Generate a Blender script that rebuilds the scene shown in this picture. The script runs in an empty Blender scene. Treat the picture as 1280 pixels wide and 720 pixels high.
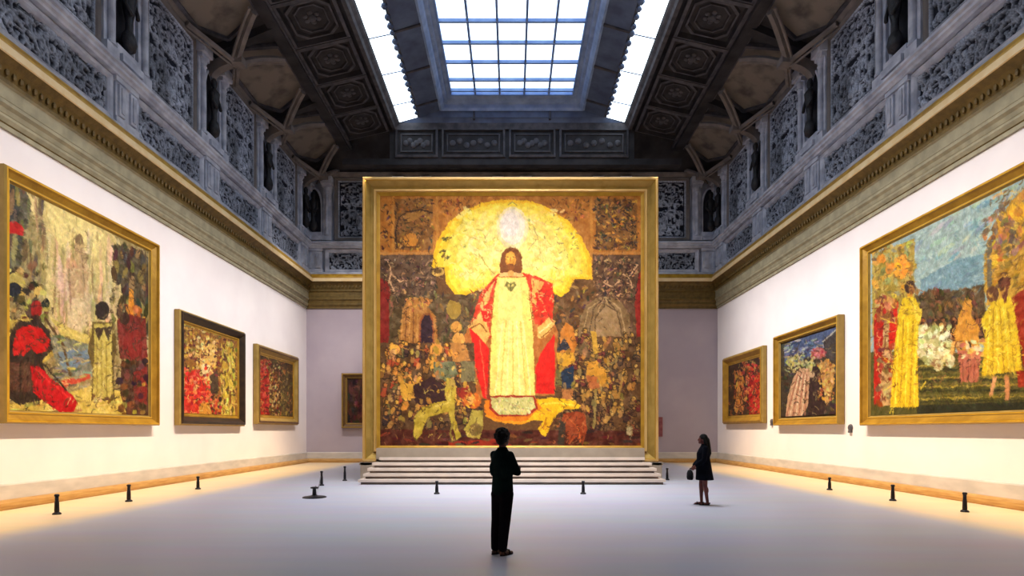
import bpy, math, random
import numpy as np
from mathutils import Vector, Matrix

SC = bpy.context.scene
COL = SC.collection
PI = math.pi
F = 750.0           # focal length in pixels at 1280 wide
EYE = 1.73
W = 11.1            # half width of the hall
D = 32.4            # back wall
Y0 = -4.0           # wall behind the visitor
random.seed(4)

# ------------------------------------------------------------------ materials
def lin(c):
    out = []
    for v in c:
        v = v / 255.0
        out.append(v / 12.92 if v <= 0.04045 else ((v + 0.055) / 1.055) ** 2.4)
    return tuple(out) + (1.0,)

def new_mat(name):
    m = bpy.data.materials.new(name)
    m.use_nodes = True
    nt = m.node_tree
    b = nt.nodes['Principled BSDF']
    return m, nt, b

def mat(name, c1, c2=None, scale=3.0, rough=0.6, metal=0.0, bump=0.0, detail=4, stretch=(1, 1, 1), spec=0.4, lo=0.35, hi=0.65, bump_scale=None):
    """noise-mixed two colour procedural material (sRGB 0-255 colours)"""
    m, nt, b = new_mat(name)
    N, L = nt.nodes, nt.links
    tc = N.new('ShaderNodeTexCoord')
    mp = N.new('ShaderNodeMapping'); mp.inputs['Scale'].default_value = stretch
    L.new(tc.outputs['Object'], mp.inputs['Vector'])
    no = N.new('ShaderNodeTexNoise'); no.inputs['Scale'].default_value = scale; no.inputs['Detail'].default_value = detail
    L.new(mp.outputs['Vector'], no.inputs['Vector'])
    cr = N.new('ShaderNodeValToRGB')
    cr.color_ramp.elements[0].position = lo; cr.color_ramp.elements[1].position = hi
    cr.color_ramp.elements[0].color = lin(c1); cr.color_ramp.elements[1].color = lin(c2 or c1)
    L.new(no.outputs['Fac'], cr.inputs['Fac'])
    L.new(cr.outputs['Color'], b.inputs['Base Color'])
    b.inputs['Roughness'].default_value = rough
    b.inputs['Metallic'].default_value = metal
    b.inputs['Specular IOR Level'].default_value = spec
    if bump:
        bp = N.new('ShaderNodeBump'); bp.inputs['Strength'].default_value = bump; bp.inputs['Distance'].default_value = 0.02
        n2 = N.new('ShaderNodeTexNoise'); n2.inputs['Scale'].default_value = bump_scale or scale * 4; n2.inputs['Detail'].default_value = 3
        L.new(mp.outputs['Vector'], n2.inputs['Vector'])
        L.new(n2.outputs['Fac'], bp.inputs['Height']); L.new(bp.outputs['Normal'], b.inputs['Normal'])
    return m

def emis(name, col, strength):
    m, nt, b = new_mat(name)
    N, L = nt.nodes, nt.links
    b.inputs['Base Color'].default_value = (0.6, 0.65, 0.7, 1)
    tc = N.new('ShaderNodeTexCoord'); no = N.new('ShaderNodeTexNoise'); no.inputs['Scale'].default_value = 0.6
    cr = N.new('ShaderNodeValToRGB')
    cr.color_ramp.elements[0].color = (col[0] * .86, col[1] * .92, col[2], 1); cr.color_ramp.elements[1].color = tuple(col) + (1,)
    L.new(tc.outputs['Object'], no.inputs['Vector']); L.new(no.outputs['Fac'], cr.inputs['Fac'])
    L.new(cr.outputs['Color'], b.inputs['Emission Color'])
    b.inputs['Emission Strength'].default_value = strength
    return m

def vcol_mat(name, rough=0.55, bump=0.25, spec=0.35):
    m, nt, b = new_mat(name)
    N, L = nt.nodes, nt.links
    at = N.new('ShaderNodeAttribute'); at.attribute_name = 'Paint'
    L.new(at.outputs['Color'], b.inputs['Base Color'])
    b.inputs['Roughness'].default_value = rough
    b.inputs['Specular IOR Level'].default_value = spec
    if bump:
        tc = N.new('ShaderNodeTexCoord'); n2 = N.new('ShaderNodeTexNoise'); n2.inputs['Scale'].default_value = 9; n2.inputs['Detail'].default_value = 5
        bp = N.new('ShaderNodeBump'); bp.inputs['Strength'].default_value = bump; bp.inputs['Distance'].default_value = 0.03
        L.new(tc.outputs['Object'], n2.inputs['Vector']); L.new(n2.outputs['Fac'], bp.inputs['Height']); L.new(bp.outputs['Normal'], b.inputs['Normal'])
    return m

M = {}
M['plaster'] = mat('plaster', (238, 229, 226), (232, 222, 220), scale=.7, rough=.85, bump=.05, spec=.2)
M['plaster_shaded'] = mat('plaster_shaded', (178, 166, 174), (168, 156, 166), scale=.5, rough=.85, spec=.2)  # side-wall plaster darkened: the back wall's shade is put into the colour
M['dado'] = mat('dado_stone', (205, 196, 186), (185, 178, 170), scale=1.3, rough=.6, stretch=(1, 1, 3))
M['base_wood'] = mat('baseboard_wood', (190, 148, 86), (168, 124, 66), scale=2, rough=.42, stretch=(1, 1, 8))
M['stone'] = mat('stone_trim', (138, 131, 106), (162, 153, 124), scale=3, rough=.6, bump=.2)
M['cream'] = mat('cream_trim', (236, 206, 150), (246, 222, 174), scale=3, rough=.5)
M['bronze'] = mat('olive_gilding', (92, 74, 34), (116, 94, 46), scale=5, rough=.5, metal=.1, bump=.4)
M['giltlip'] = mat('gilt_lip', (206, 162, 56), (176, 130, 36), scale=4, rough=.4, metal=.15)
M['upstone'] = mat('grey_stone', (126, 132, 150), (172, 178, 194), scale=1.6, rough=.75, bump=.35, stretch=(1, 1, .4))
M['upstone2'] = mat('pale_grey_stone', (162, 167, 184), (206, 210, 222), scale=2.2, rough=.7, bump=.3)
M['tanstone'] = mat('tan_moulding', (108, 102, 100), (132, 124, 120), scale=2.2, rough=.7)
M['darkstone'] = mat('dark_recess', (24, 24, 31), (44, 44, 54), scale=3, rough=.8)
M['bronze_dark'] = mat('dark_carving', (20, 20, 24), (44, 42, 46), scale=7, rough=.5, bump=.6)
M['ceil'] = mat('ceiling_dark', (36, 35, 39), (58, 56, 60), scale=1.4, rough=.8, bump=.5)
M['ceil_edge'] = mat('ceiling_mould', (62, 62, 69), (88, 87, 94), scale=3, rough=.7, bump=.3)
M['tan'] = mat('painted_cove', (80, 76, 74), (128, 120, 112), scale=1.1, rough=.8, lo=.33, hi=.5)
M['soffit'] = mat('lantern_blue', (74, 88, 118), (98, 116, 148), scale=1.3, rough=.6)
M['softframe'] = mat('skylight_frame_paint', (130, 156, 200), (160, 186, 224), scale=2, rough=.5)
M['bars'] = mat('glazing_bars', (110, 142, 200), (130, 162, 214), scale=2, rough=.5)
M['sky'] = emis('daylight_glass', (.80, .92, 1.0), 2.0)
M['strip'] = emis('laylight_glass', (.84, .94, 1.0), 3.1)
M['gilt'] = mat('gilt_frame', (176, 134, 40), (150, 110, 28), scale=3, rough=.36, metal=.25, bump=.25)
M['gilt_bright'] = mat('gilt_bead', (212, 164, 50), (190, 140, 34), scale=3, rough=.34, metal=.25)
M['gilt_big'] = mat('gilt_large', (204, 168, 106), (186, 148, 84), scale=1.2, rough=.36, metal=.25, bump=.2)
M['gilt_dull'] = mat('gilt_dull', (150, 122, 58), (170, 140, 72), scale=3, rough=.45, metal=.2)
M['ebony'] = mat('ebony_frame', (36, 26, 18), (58, 42, 26), scale=5, rough=.35)
M['brownframe'] = mat('brown_frame', (104, 74, 34), (84, 58, 26), scale=5, rough=.4)
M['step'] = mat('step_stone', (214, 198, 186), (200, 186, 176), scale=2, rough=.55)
M['riser'] = mat('riser_shaded_stone', (120, 106, 98), (104, 92, 86), scale=2, rough=.7)  # step stone painted darker to stand for the shadow under each nosing
M['predella'] = mat('plinth_grey', (160, 146, 130), (146, 132, 118), scale=2, rough=.6)
M['post'] = mat('black_metal', (22, 22, 28), (40, 38, 44), scale=9, rough=.35, metal=.4)
M['cord'] = mat('grey_cord', (90, 90, 96), (120, 120, 124), scale=20, rough=.7)
M['skin_m'] = mat('skin_dark', (70, 42, 34), (88, 54, 42), scale=6, rough=.6)
M['skin_f'] = mat('skin_brown', (84, 40, 34), (106, 52, 44), scale=6, rough=.6)
M['hair'] = mat('black_hair', (8, 7, 8), (18, 15, 15), scale=40, rough=.7, bump=.8, spec=.15)
M['shirt'] = mat('dark_green_cloth', (8, 18, 18), (14, 30, 28), scale=5, rough=.95, bump=.3, spec=.05)
M['trousers'] = mat('black_cloth', (11, 9, 13), (20, 14, 19), scale=6, rough=.95, bump=.3, spec=.05)
M['dress'] = mat('black_dress_cloth', (9, 11, 17), (15, 18, 27), scale=5, rough=.95, bump=.3, spec=.05)
M['leather'] = mat('black_leather', (10, 9, 12), (17, 16, 19), scale=12, rough=.9, spec=.2)
M['canvas'] = vcol_mat('oil_paint', rough=.6, bump=.18, spec=.2)
M['ornament'] = vcol_mat('carved_ornament', rough=.8, bump=.2)
M['disc'] = mat('grey_plastic', (92, 88, 92), (70, 68, 74), scale=9, rough=.5)

def floor_material():
    m, nt, b = new_mat('gallery_floor')
    N, L = nt.nodes, nt.links
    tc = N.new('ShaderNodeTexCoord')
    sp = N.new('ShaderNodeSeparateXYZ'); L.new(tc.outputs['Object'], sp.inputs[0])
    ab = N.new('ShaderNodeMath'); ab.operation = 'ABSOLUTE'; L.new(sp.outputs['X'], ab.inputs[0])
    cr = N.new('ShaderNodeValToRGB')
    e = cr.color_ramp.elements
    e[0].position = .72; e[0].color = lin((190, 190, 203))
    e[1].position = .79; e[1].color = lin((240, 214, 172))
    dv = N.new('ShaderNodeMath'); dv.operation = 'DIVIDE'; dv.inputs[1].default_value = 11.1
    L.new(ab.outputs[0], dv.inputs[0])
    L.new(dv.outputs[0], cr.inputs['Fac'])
    no = N.new('ShaderNodeTexNoise'); no.inputs['Scale'].default_value = .8; no.inputs['Detail'].default_value = 6
    mp = N.new('ShaderNodeMapping'); mp.inputs['Scale'].default_value = (.4, 2, 1); L.new(tc.outputs['Object'], mp.inputs[0]); L.new(mp.outputs[0], no.inputs['Vector'])
    mx = N.new('ShaderNodeMix'); mx.data_type = 'RGBA'; mx.blend_type = 'MULTIPLY'; mx.inputs[0].default_value = .25
    L.new(cr.outputs['Color'], mx.inputs[6]); L.new(no.outputs['Color'], mx.inputs[7])
    L.new(mx.outputs[2], b.inputs['Base Color'])
    b.inputs['Roughness'].default_value = .42
    b.inputs['Specular IOR Level'].default_value = .3
    return m
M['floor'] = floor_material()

# ------------------------------------------------------------------ mesh tools
class MB:
    def __init__(s):
        s.v = []; s.f = []; s.m = []
    def add(s, verts, faces, mi=0, T=None):
        o = len(s.v)
        if T is not None:
            verts = [tuple(T @ Vector(p)) for p in verts]
        s.v += [tuple(p) for p in verts]
        s.f += [tuple(i + o for i in f) for f in faces]
        s.m += [mi] * len(faces)
    def box(s, x0, x1, y0, y1, z0, z1, mi=0, T=None):
        v = [(x, y, z) for x in (x0, x1) for y in (y0, y1) for z in (z0, z1)]
        f = [(0, 1, 3, 2), (4, 6, 7, 5), (0, 4, 5, 1), (2, 3, 7, 6), (0, 2, 6, 4), (1, 5, 7, 3)]
        s.add(v, f, mi, T)
    def poly(s, pts, mi=0, T=None):
        s.add(pts, [tuple(range(len(pts)))], mi, T)
    def lathe(s, prof, n=20, c=(0, 0, 0), mi=0, T=None, sy=1.0):
        v = []
        for r, z in prof:
            for k in range(n):
                a = 2 * PI * k / n
                v.append((c[0] + r * math.cos(a), c[1] + r * math.sin(a) * sy, c[2] + z))
        f = []
        for i in range(len(prof) - 1):
            for k in range(n):
                f.append((i * n + k, i * n + (k + 1) % n, (i + 1) * n + (k + 1) % n, (i + 1) * n + k))
        f.append(tuple(range(n))[::-1]); f.append(tuple((len(prof) - 1) * n + k for k in range(n)))
        s.add(v, f, mi, T)
    def rings(s, rings, mi=0, cap=True, T=None):
        """list of equal-length point rings joined"""
        n = len(rings[0]); v = [p for r in rings for p in r]; f = []
        for i in range(len(rings) - 1):
            for k in range(n):
                f.append((i * n + k, i * n + (k + 1) % n, (i + 1) * n + (k + 1) % n, (i + 1) * n + k))
        if cap:
            f.append(tuple(range(n))[::-1]); f.append(tuple((len(rings) - 1) * n + k for k in range(n)))
        s.add(v, f, mi, T)
    def tube(s, path, rad, n=8, mi=0, T=None):
        P = [Vector(p) for p in path]
        R = rad if isinstance(rad, (list, tuple)) else [rad] * len(P)
        rs = []
        up = None
        for i, p in enumerate(P):
            d = (P[min(i + 1, len(P) - 1)] - P[max(i - 1, 0)]).normalized()
            if up is None:
                up = d.orthogonal().normalized()
            up = (up - d * up.dot(d)).normalized()
            w = d.cross(up)
            rs.append([tuple(p + (up * math.cos(2 * PI * k / n) + w * math.sin(2 * PI * k / n)) * R[i]) for k in range(n)])
        s.rings(rs, mi, True, T)
    def bar(s, a, b, w, h, mi=0, T=None):
        """rectangular bar from a to b"""
        a = Vector(a); b = Vector(b); d = (b - a).normalized()
        up = Vector((0, 0, 1)) if abs(d.z) < .95 else Vector((0, 1, 0))
        sx = d.cross(up).normalized(); u = sx.cross(d)
        r = []
        for p in (a, b):
            r.append([tuple(p + sx * (i * w / 2) + u * (j * h / 2)) for i, j in ((-1, -1), (1, -1), (1, 1), (-1, 1))])
        s.rings(r, mi, True, T)
    def sphere(s, c, r, n=12, m=8, mi=0, T=None, sc=(1, 1, 1)):
        rs = []
        for i in range(m + 1):
            t = PI * (i + .02 if i == 0 else (i - .02 if i == m else i)) / m
            rs.append([(c[0] + r * sc[0] * math.sin(t) * math.cos(2 * PI * k / n), c[1] + r * sc[1] * math.sin(t) * math.sin(2 * PI * k / n), c[2] - r * sc[2] * math.cos(t)) for k in range(n)])
        s.rings(rs, mi, True, T)
    def build(s, name, mats, parent=None, smooth=False, loc=None):
        me = bpy.data.meshes.new(name)
        me.from_pydata(s.v, [], s.f)
        if not isinstance(mats, (list, tuple)): mats = [mats]
        for m in mats: me.materials.append(m)
        me.polygons.foreach_set('material_index', s.m)
        if smooth: me.polygons.foreach_set('use_smooth', [True] * len(s.f))
        me.update()
        o = bpy.data.objects.new(name, me)
        COL.objects.link(o)
        if loc: o.location = loc
        if parent: o.parent = parent
        return o

def struct(o):
    o['kind'] = 'structure'; return o
def tag(o, label, cat, group=None):
    o['label'] = label; o['category'] = cat
    if group: o['group'] = group
    return o
def empty(name, loc, rz=0):
    o = bpy.data.objects.new(name, None); COL.objects.link(o)
    o.location = loc; o.rotation_euler = (0, 0, rz); o.empty_display_size = .2
    return o
def kid(src, parent, M4):
    """copy of a part sharing its mesh, with its sub-parts"""
    c = src.copy(); COL.objects.link(c); c.parent = parent; c.matrix_local = M4
    for g in src.children:
        d = g.copy(); COL.objects.link(d); d.parent = c
    return c

def ring_trim(name, prof, mats, mis=None, x=W, y0=Y0, y1=D):
    """profile of (inward offset, z) swept around the room"""
    mb = MB(); n = len(prof)
    cor = [(-1, 0), (-1, 1), (1, 1), (1, 0)]
    rs = []
    for (sx, sy) in cor:
        rs.append([(sx * (x - p), (y1 - p) if sy else (y0 + p), z) for p, z in prof])
    for k in range(4):
        a = rs[k]; b = rs[(k + 1) % 4]
        for i in range(n - 1):
            mb.add([a[i], a[i + 1], b[i + 1], b[i]], [(0, 1, 2, 3)], mis[i] if mis else 0)
    return mb, name, mats

# ------------------------------------------------------------------ room shell
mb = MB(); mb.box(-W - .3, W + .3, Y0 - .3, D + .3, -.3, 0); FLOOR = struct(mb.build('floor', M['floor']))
mb = MB(); mb.box(-W - .3, -W, Y0 - .3, D + .3, 0, 10.02); wall_left = struct(mb.build('wall_left', M['plaster']))
mb = MB(); mb.box(-W - .3, -W, Y0 - .3, D + .3, 10.02, 16.2); mb.build('upper_masonry', M['upstone'], wall_left)
mb = MB(); mb.box(W, W + .3, Y0 - .3, D + .3, 0, 10.02); wall_right = struct(mb.build('wall_right', M['plaster']))
mb = MB(); mb.box(W, W + .3, Y0 - .3, D + .3, 10.02, 16.2); mb.build('upper_masonry', M['upstone'], wall_right)
mb = MB(); mb.box(-W, W, D, D + .3, 0, 10.02); wall_back = struct(mb.build('wall_back', M['plaster_shaded']))
mb = MB(); mb.box(-W, W, D, D + .3, 10.02, 16.2); mb.build('upper_masonry', M['upstone'], wall_back)
mb = MB(); mb.box(-W, W, Y0 - .3, Y0, 0, 18.6); wall_front = struct(mb.build('wall_front', M['plaster_shaded']))

# skirting
mb, n_, m_ = ring_trim('trim_1', [(0, .2), (.04, .2), (.04, .52), (.025, .55), (0, .56)], M['dado']); struct(mb.build('trim_1', M['dado']))
mb, n_, m_ = ring_trim('trim_2', [(0, 0), (.14, 0), (.16, .03), (.17, .09), (.15, .15), (.10, .2), (.04, .215), (0, .215)], None)
struct(mb.build('baseboard_room', M['base_wood'], smooth=False))

# gilded cornice: offset, z, material of the segment that follows
cp = [(0, 8.30, 0), (.06, 8.30, 0), (.06, 8.40, 3), (.09, 8.42, 0), (.15, 8.50, 0), (.15, 8.56, 3), (.11, 8.60, 0), (.14, 8.70, 0), (.21, 8.76, 0), (.21, 8.84, 3),
      (.17, 8.88, 0), (.18, 9.16, 0), (.24, 9.19, 1), (.24, 9.27, 1), (.20, 9.30, 1), (.23, 9.45, 1), (.30, 9.56, 1), (.42, 9.64, 1), (.46, 9.66, 2), (.50, 9.67, 2), (.50, 9.84, 3),
      (.46, 9.86, 4), (.45, 9.93, 4), (.40, 10.02, 4), (.36, 10.08, 4), (0, 10.08, 0)]
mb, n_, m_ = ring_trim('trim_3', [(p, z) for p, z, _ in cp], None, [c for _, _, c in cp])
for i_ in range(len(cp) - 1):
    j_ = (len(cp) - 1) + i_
    if mb.m[j_] in (0, 3): mb.m[j_] = 1  # back run's mouldings recoloured dark, standing in for the dim light there
# egg band under the lip
def eggs(mb, z, p, step, r):
    y = 7.0
    while y < D - .5:
        for sx in (-1, 1):
            mb.sphere((sx * (W - p), y, z), r, 6, 4, 1, sc=(.7, .8, 1.2))
        y += step
    x = -W + .5
    while x < W - .4:
        mb.sphere((x, D - p, z), r, 6, 4, 1, sc=(.8, .7, 1.2)); x += step
eggs(mb, 9.42, .25, .19, .07)
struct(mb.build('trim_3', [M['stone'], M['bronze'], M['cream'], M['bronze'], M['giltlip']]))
# rail above the low panels and string course under the vault
rp = [(0, 11.50), (.30, 11.50), (.32, 11.56), (.38, 11.60), (.38, 11.68), (.44, 11.72), (.44, 11.80), (.36, 11.85), (.2, 11.90), (0, 11.90)]
mb, n_, m_ = ring_trim('trim_4', rp, None); struct(mb.build('trim_4', M['upstone2']))
rp = [(0, 15.28), (.12, 15.28), (.16, 15.36), (.26, 15.42), (.30, 15.5), (.3, 15.56), (0, 15.56)]
mb, n_, m_ = ring_trim('trim_5', rp, None); struct(mb.build('trim_5', M['tanstone']))
rp = [(0, 10.08), (.3, 10.08), (.3, 10.18), (.24, 10.22), (0, 10.22)]
mb, n_, m_ = ring_trim('trim_6', rp, None); struct(mb.build('trim_6', M['upstone2']))

# ------------------------------------------------------------------ carved ornament
rng = np.random.default_rng(7)
def smooth_noise(h, w, cells_y, cells_x, rg):
    g = rg.random((int(cells_y) + 3, int(cells_x) + 3))
    yy = np.linspace(0, cells_y, h); xx = np.linspace(0, cells_x, w)
    yi = yy.astype(int); xi = xx.astype(int); fy = yy - yi; fx = xx - xi
    fy = fy * fy * (3 - 2 * fy); fx = fx * fx * (3 - 2 * fx)
    a = g[np.ix_(yi, xi)]; b = g[np.ix_(yi, xi + 1)]; c = g[np.ix_(yi + 1, xi)]; d = g[np.ix_(yi + 1, xi + 1)]
    fx = fx[None, :]; fy = fy[:, None]
    return (a * (1 - fx) + b * fx) * (1 - fy) + (c * (1 - fx) + d * fx) * fy

def grid_mesh(name, w, h, nx, nz, height, color, material, x0=None, z0=0.0):
    """grid in XZ facing -Y with per vertex colour (linear rgb) and protrusion"""
    x0 = -w / 2 if x0 is None else x0
    xs = np.linspace(x0, x0 + w, nx); zs = np.linspace(z0 + h, z0, nz)
    X, Z = np.meshgrid(xs, zs)
    co = np.stack([X, -height, Z], -1).reshape(-1, 3)
    idx = np.arange(nx * nz).reshape(nz, nx)
    q = np.stack([idx[:-1, :-1], idx[1:, :-1], idx[1:, 1:], idx[:-1, 1:]], -1).reshape(-1, 4)
    me = bpy.data.meshes.new(name)
    me.vertices.add(len(co)); me.vertices.foreach_set('co', co.astype(np.float32).ravel())
    me.loops.add(q.size); me.loops.foreach_set('vertex_index', q.astype(np.int32).ravel())
    me.polygons.add(len(q)); me.polygons.foreach_set('loop_start', np.arange(0, q.size, 4, dtype=np.int32))
    me.update(calc_edges=True)
    me.polygons.foreach_set('use_smooth', np.ones(len(q), dtype=bool))
    at = me.color_attributes.new('Paint', 'FLOAT_COLOR', 'POINT')
    c4 = np.ones((nx * nz, 4), dtype=np.float32); c4[:, :3] = color.reshape(-1, 3)
    at.data.foreach_set('color', c4.ravel())
    me.materials.append(material)
    me.validate()
    return me

def ornament(name, w, h, cell, seed, mirror=2, boss=True):
    rg = np.random.default_rng(seed)
    res = .026
    nx = int(w / res) // 2 * 2; nz = int(h / res)
    hw = nx // mirror
    cy, cx = h / cell, w / cell / mirror
    n1 = smooth_noise(nz, hw, cy, cx, rg); n2 = smooth_noise(nz, hw, cy * 1.7, cx * 1.7, rg); n3 = smooth_noise(nz, hw, cy * 3.2, cx * 3.2, rg)
    v = np.abs(n1 - .5) * 2.0; v2 = np.abs(n2 - .5) * 2.0
    ridge = np.maximum(1 - v * 3.4, 1 - v2 * 3.0)
    leaf = np.clip((n3 - .52) * 6, 0, 1)
    g = np.clip(np.maximum(ridge, leaf * .9), 0, 1)
    # big structural scrolls
    yy, xx = np.mgrid[0:nz, 0:hw]
    X = xx / hw * w / mirror; Z = yy / nz * h
    for k in range(int(h / (w / mirror)) + 1):
        cxx = w / mirror * .55; czz = (k + .5) * (w / mirror)
        r = np.hypot(X - cxx, Z - czz); th = np.arctan2(Z - czz, X - cxx)
        sp = np.cos(2 * PI * (r / .30) + th * 1.0)
        g = np.where(r < w / mirror * .42, np.maximum(g * .75, np.clip(sp * 1.2 - .35, 0, 1) * (n3 > .38)), g)
    g = np.concatenate([g, g[:, ::-1]], 1) if mirror == 2 else g
    if g.shape[1] < nx: nx = g.shape[1]
    # border
    Xf = np.linspace(0, w, nx)[None, :]; Zf = np.linspace(0, h, nz)[:, None]
    edge = np.minimum(np.minimum(Xf, w - Xf), np.minimum(Zf, h - Zf))
    g = np.where(edge < .07, 1.0, np.where(edge < .12, 0.1, g))
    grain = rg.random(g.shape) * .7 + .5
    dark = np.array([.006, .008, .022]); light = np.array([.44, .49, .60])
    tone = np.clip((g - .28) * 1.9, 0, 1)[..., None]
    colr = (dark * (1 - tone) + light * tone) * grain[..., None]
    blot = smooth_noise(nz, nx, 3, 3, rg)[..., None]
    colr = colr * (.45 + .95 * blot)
    return grid_mesh(name, w, h, nx, nz, .10 * g, colr, M['ornament'])

LOW_W, TALL_W, TALL_H = 3.85, 2.55, 3.05
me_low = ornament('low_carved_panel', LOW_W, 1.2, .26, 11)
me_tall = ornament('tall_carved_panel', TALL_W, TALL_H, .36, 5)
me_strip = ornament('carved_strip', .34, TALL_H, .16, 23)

def obj_from(me, name, parent, M4):
    o = bpy.data.objects.new(name, me); COL.objects.link(o); o.parent = parent; o.matrix_local = M4
    return o

def frame_into(mb, w, h, prof, mis=None, T=None, z0=0.0):
    """mitred frame in XZ facing -Y; prof = (inward offset, protrusion)"""
    n = len(prof)
    cor = [(-1, 0), (-1, 1), (1, 1), (1, 0)]
    rs = []
    for sx, sz in cor:
        rs.append([(sx * (w / 2 - a), -b, z0 + ((h - a) if sz else a)) for a, b in prof])
    for k in range(4):
        A = rs[k]; B = rs[(k + 1) % 4]
        for i in range(n - 1):
            mb.add([A[i], B[i], B[i + 1], A[i + 1]], [(0, 1, 2, 3)], mis[i] if mis else 0, T)

# prototypes for one bay (x along wall, -y into the room)
def proto_pilaster():
    mb = MB()
    mb.box(-.45, .45, -.20, 0, 10.2, 11.5)
    mb.box(-.50, .50, -.26, 0, 10.2, 10.38); mb.box(-.50, .50, -.26, 0, 11.36, 11.5)
    for s in (-1, 1):
        mb.box(s * .25 - .13, s * .25 + .13, -.27, -.2, 10.44, 11.3)
        mb.box(s * .25 - .06, s * .25 + .06, -.30, -.27, 10.52, 11.22)
    return mb.build('short_pilaster', M['upstone2'], smooth=False)
def proto_pier():
    mb = MB()
    for s in (-1, 1):
        c = s * .74
        mb.box(c - .22, c + .22, -.22, 0, 11.9, 15.28)
        mb.box(c - .25, c + .25, -.34, 0, 11.9, 12.15); mb.box(c - .25, c + .25, -.36, 0, 14.75, 14.9); mb.box(c - .3, c + .3, -.46, 0, 14.9, 15.28)
        mb.lathe([(.13, 0), (.13, .06), (.095, .12), (.10, .9), (.085, 2.25), (.12, 2.32), (.09, 2.4), (.15, 2.58)], 12, (c, -.27, 12.16))
    mb.box(-.52, .52, -.30, 0, 11.9, 12.35); mb.box(-.46, .46, -.42, -.3, 11.9, 12.1)
    pier = mb.build('tall_pier', M['upstone2'])
    # dark lancet niche with a hood moulding and a slender dark carving
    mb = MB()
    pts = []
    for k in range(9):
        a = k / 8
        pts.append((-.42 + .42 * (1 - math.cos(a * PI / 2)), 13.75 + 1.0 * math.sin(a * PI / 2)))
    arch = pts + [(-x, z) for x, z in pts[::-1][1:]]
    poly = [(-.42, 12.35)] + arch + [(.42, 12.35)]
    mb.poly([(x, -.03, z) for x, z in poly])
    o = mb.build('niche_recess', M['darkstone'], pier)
    mb = MB(); mb.tube([(-.42, -.12, 12.35)] + [(x, -.12, z) for x, z in arch] + [(.42, -.12, 12.35)], .06, 6)
    mb.build('niche_hood', M['upstone2'], pier)
    mb = MB()
    mb.lathe([(.05, 0), (.20, .12), (.24, .3), (.20, .5), (.12, .62), (.11, .9), (.17, 1.15), (.2, 1.4), (.23, 1.62), (.11, 1.74), (.075, 1.8), (.12, 1.9), (.13, 2.02), (.08, 2.12), (.01, 2.16)], 14, (0, -.28, 12.36), sy=.8)
    mb.tube([(-.2, -.3, 13.9), (-.27, -.36, 13.6), (-.12, -.46, 13.35)], .055, 6); mb.tube([(.2, -.3, 13.9), (.27, -.36, 13.6), (.12, -.46, 13.4)], .055, 6)
    mb.build('dark_niche_carving', M['bronze_dark'], pier, smooth=True)
    # console that carries the ribs
    mb = MB()
    rs = []
    for k in range(8):
        t = k / 7; p = .15 + 1.0 * t ** 1.5; z = 14.5 + .5 * math.sin(t * PI / 2)
        rs.append([(-.16, -p - .1, z), (.16, -p - .1, z), (.16, -p + .12, z + .28), (-.16, -p + .12, z + .28)])
    mb.rings(rs)
    mb.box(-.24, .24, -1.38, -1.0, 14.98, 15.24)
    for s in (-1, 1):
        for off, w_ in ((0, .15), (.22, .07)):
            P = []
            for k in range(7):
                t = k / 6; P.append((s * (.08 + off + 1.25 * t), -1.15 - 1.15 * t + off * .3, 15.12 + .1 * math.sin(t * PI) + .88 * t))
            mb.tube(P, w_ * .8, 6)
            P = []
            for k in range(7):
                t = k / 6; P.append((s * (.08 + 1.7 * t), -1.1 + .85 * t + off * .6, 15.05 + .25 * t - off * .5))
            mb.tube(P, w_ * .65, 6)
    mb.build('vault_ribs', M['tanstone'], pier)
    return pier
FR = [(-.0, 0), (0, .16), (.05, .19), (.10, .15), (.13, .17), (.17, .12), (.20, .03)]
def proto_frame(w, h, name, m):
    mb = MB(); frame_into(mb, w, h, FR); return mb.build(name, m)

pil0 = proto_pilaster(); pier0 = proto_pier()
lowf0 = proto_frame(LOW_W + .02, 1.26, 'panel_frame', M['upstone2'])
tallf0 = proto_frame(TALL_W + .36, TALL_H + .34, 'panel_frame', M['tanstone'])
BAY = 4.85
piers_y = [31.5 - BAY * k for k in range(6)]        # 31.5 ... 7.25
def dress_wall(wall, rz, origin_fn, centers, scale=1.0):
    R = Matrix.Rotation(rz, 4, 'Z')
    for c in centers:
        T = Matrix.Translation(origin_fn(c)) @ R
        kid(pil0, wall, T); kid(pier0, wall, T)
    for a, b in zip(centers[:-1], centers[1:]):
        mid = (a + b) / 2
        T = Matrix.Translation(origin_fn(mid)) @ R @ Matrix.Diagonal((scale, 1, 1, 1))
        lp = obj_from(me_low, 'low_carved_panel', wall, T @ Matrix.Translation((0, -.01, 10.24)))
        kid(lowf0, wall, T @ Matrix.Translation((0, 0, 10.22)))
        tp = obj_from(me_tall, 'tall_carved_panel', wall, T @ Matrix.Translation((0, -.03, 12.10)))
        kid(tallf0, wall, T @ Matrix.Translation((0, 0, 11.93)))
dress_wall(wall_left, PI / 2, lambda c: (-W, c, 0), piers_y)
dress_wall(wall_right, -PI / 2, lambda c: (W, c, 0), piers_y)
for g in list(pier0.children):
    if g.name.startswith('vault_ribs'): bpy.data.objects.remove(g)
dress_wall(wall_back, 0, lambda c: (c, D, 0), [-10.65, -5.35, 0, 5.35, 10.65], 1.06)
def drop(o):
    for g in list(o.children): bpy.data.objects.remove(g)
    bpy.data.objects.remove(o)
for o in (pil0, pier0, lowf0, tallf0): drop(o)

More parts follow.
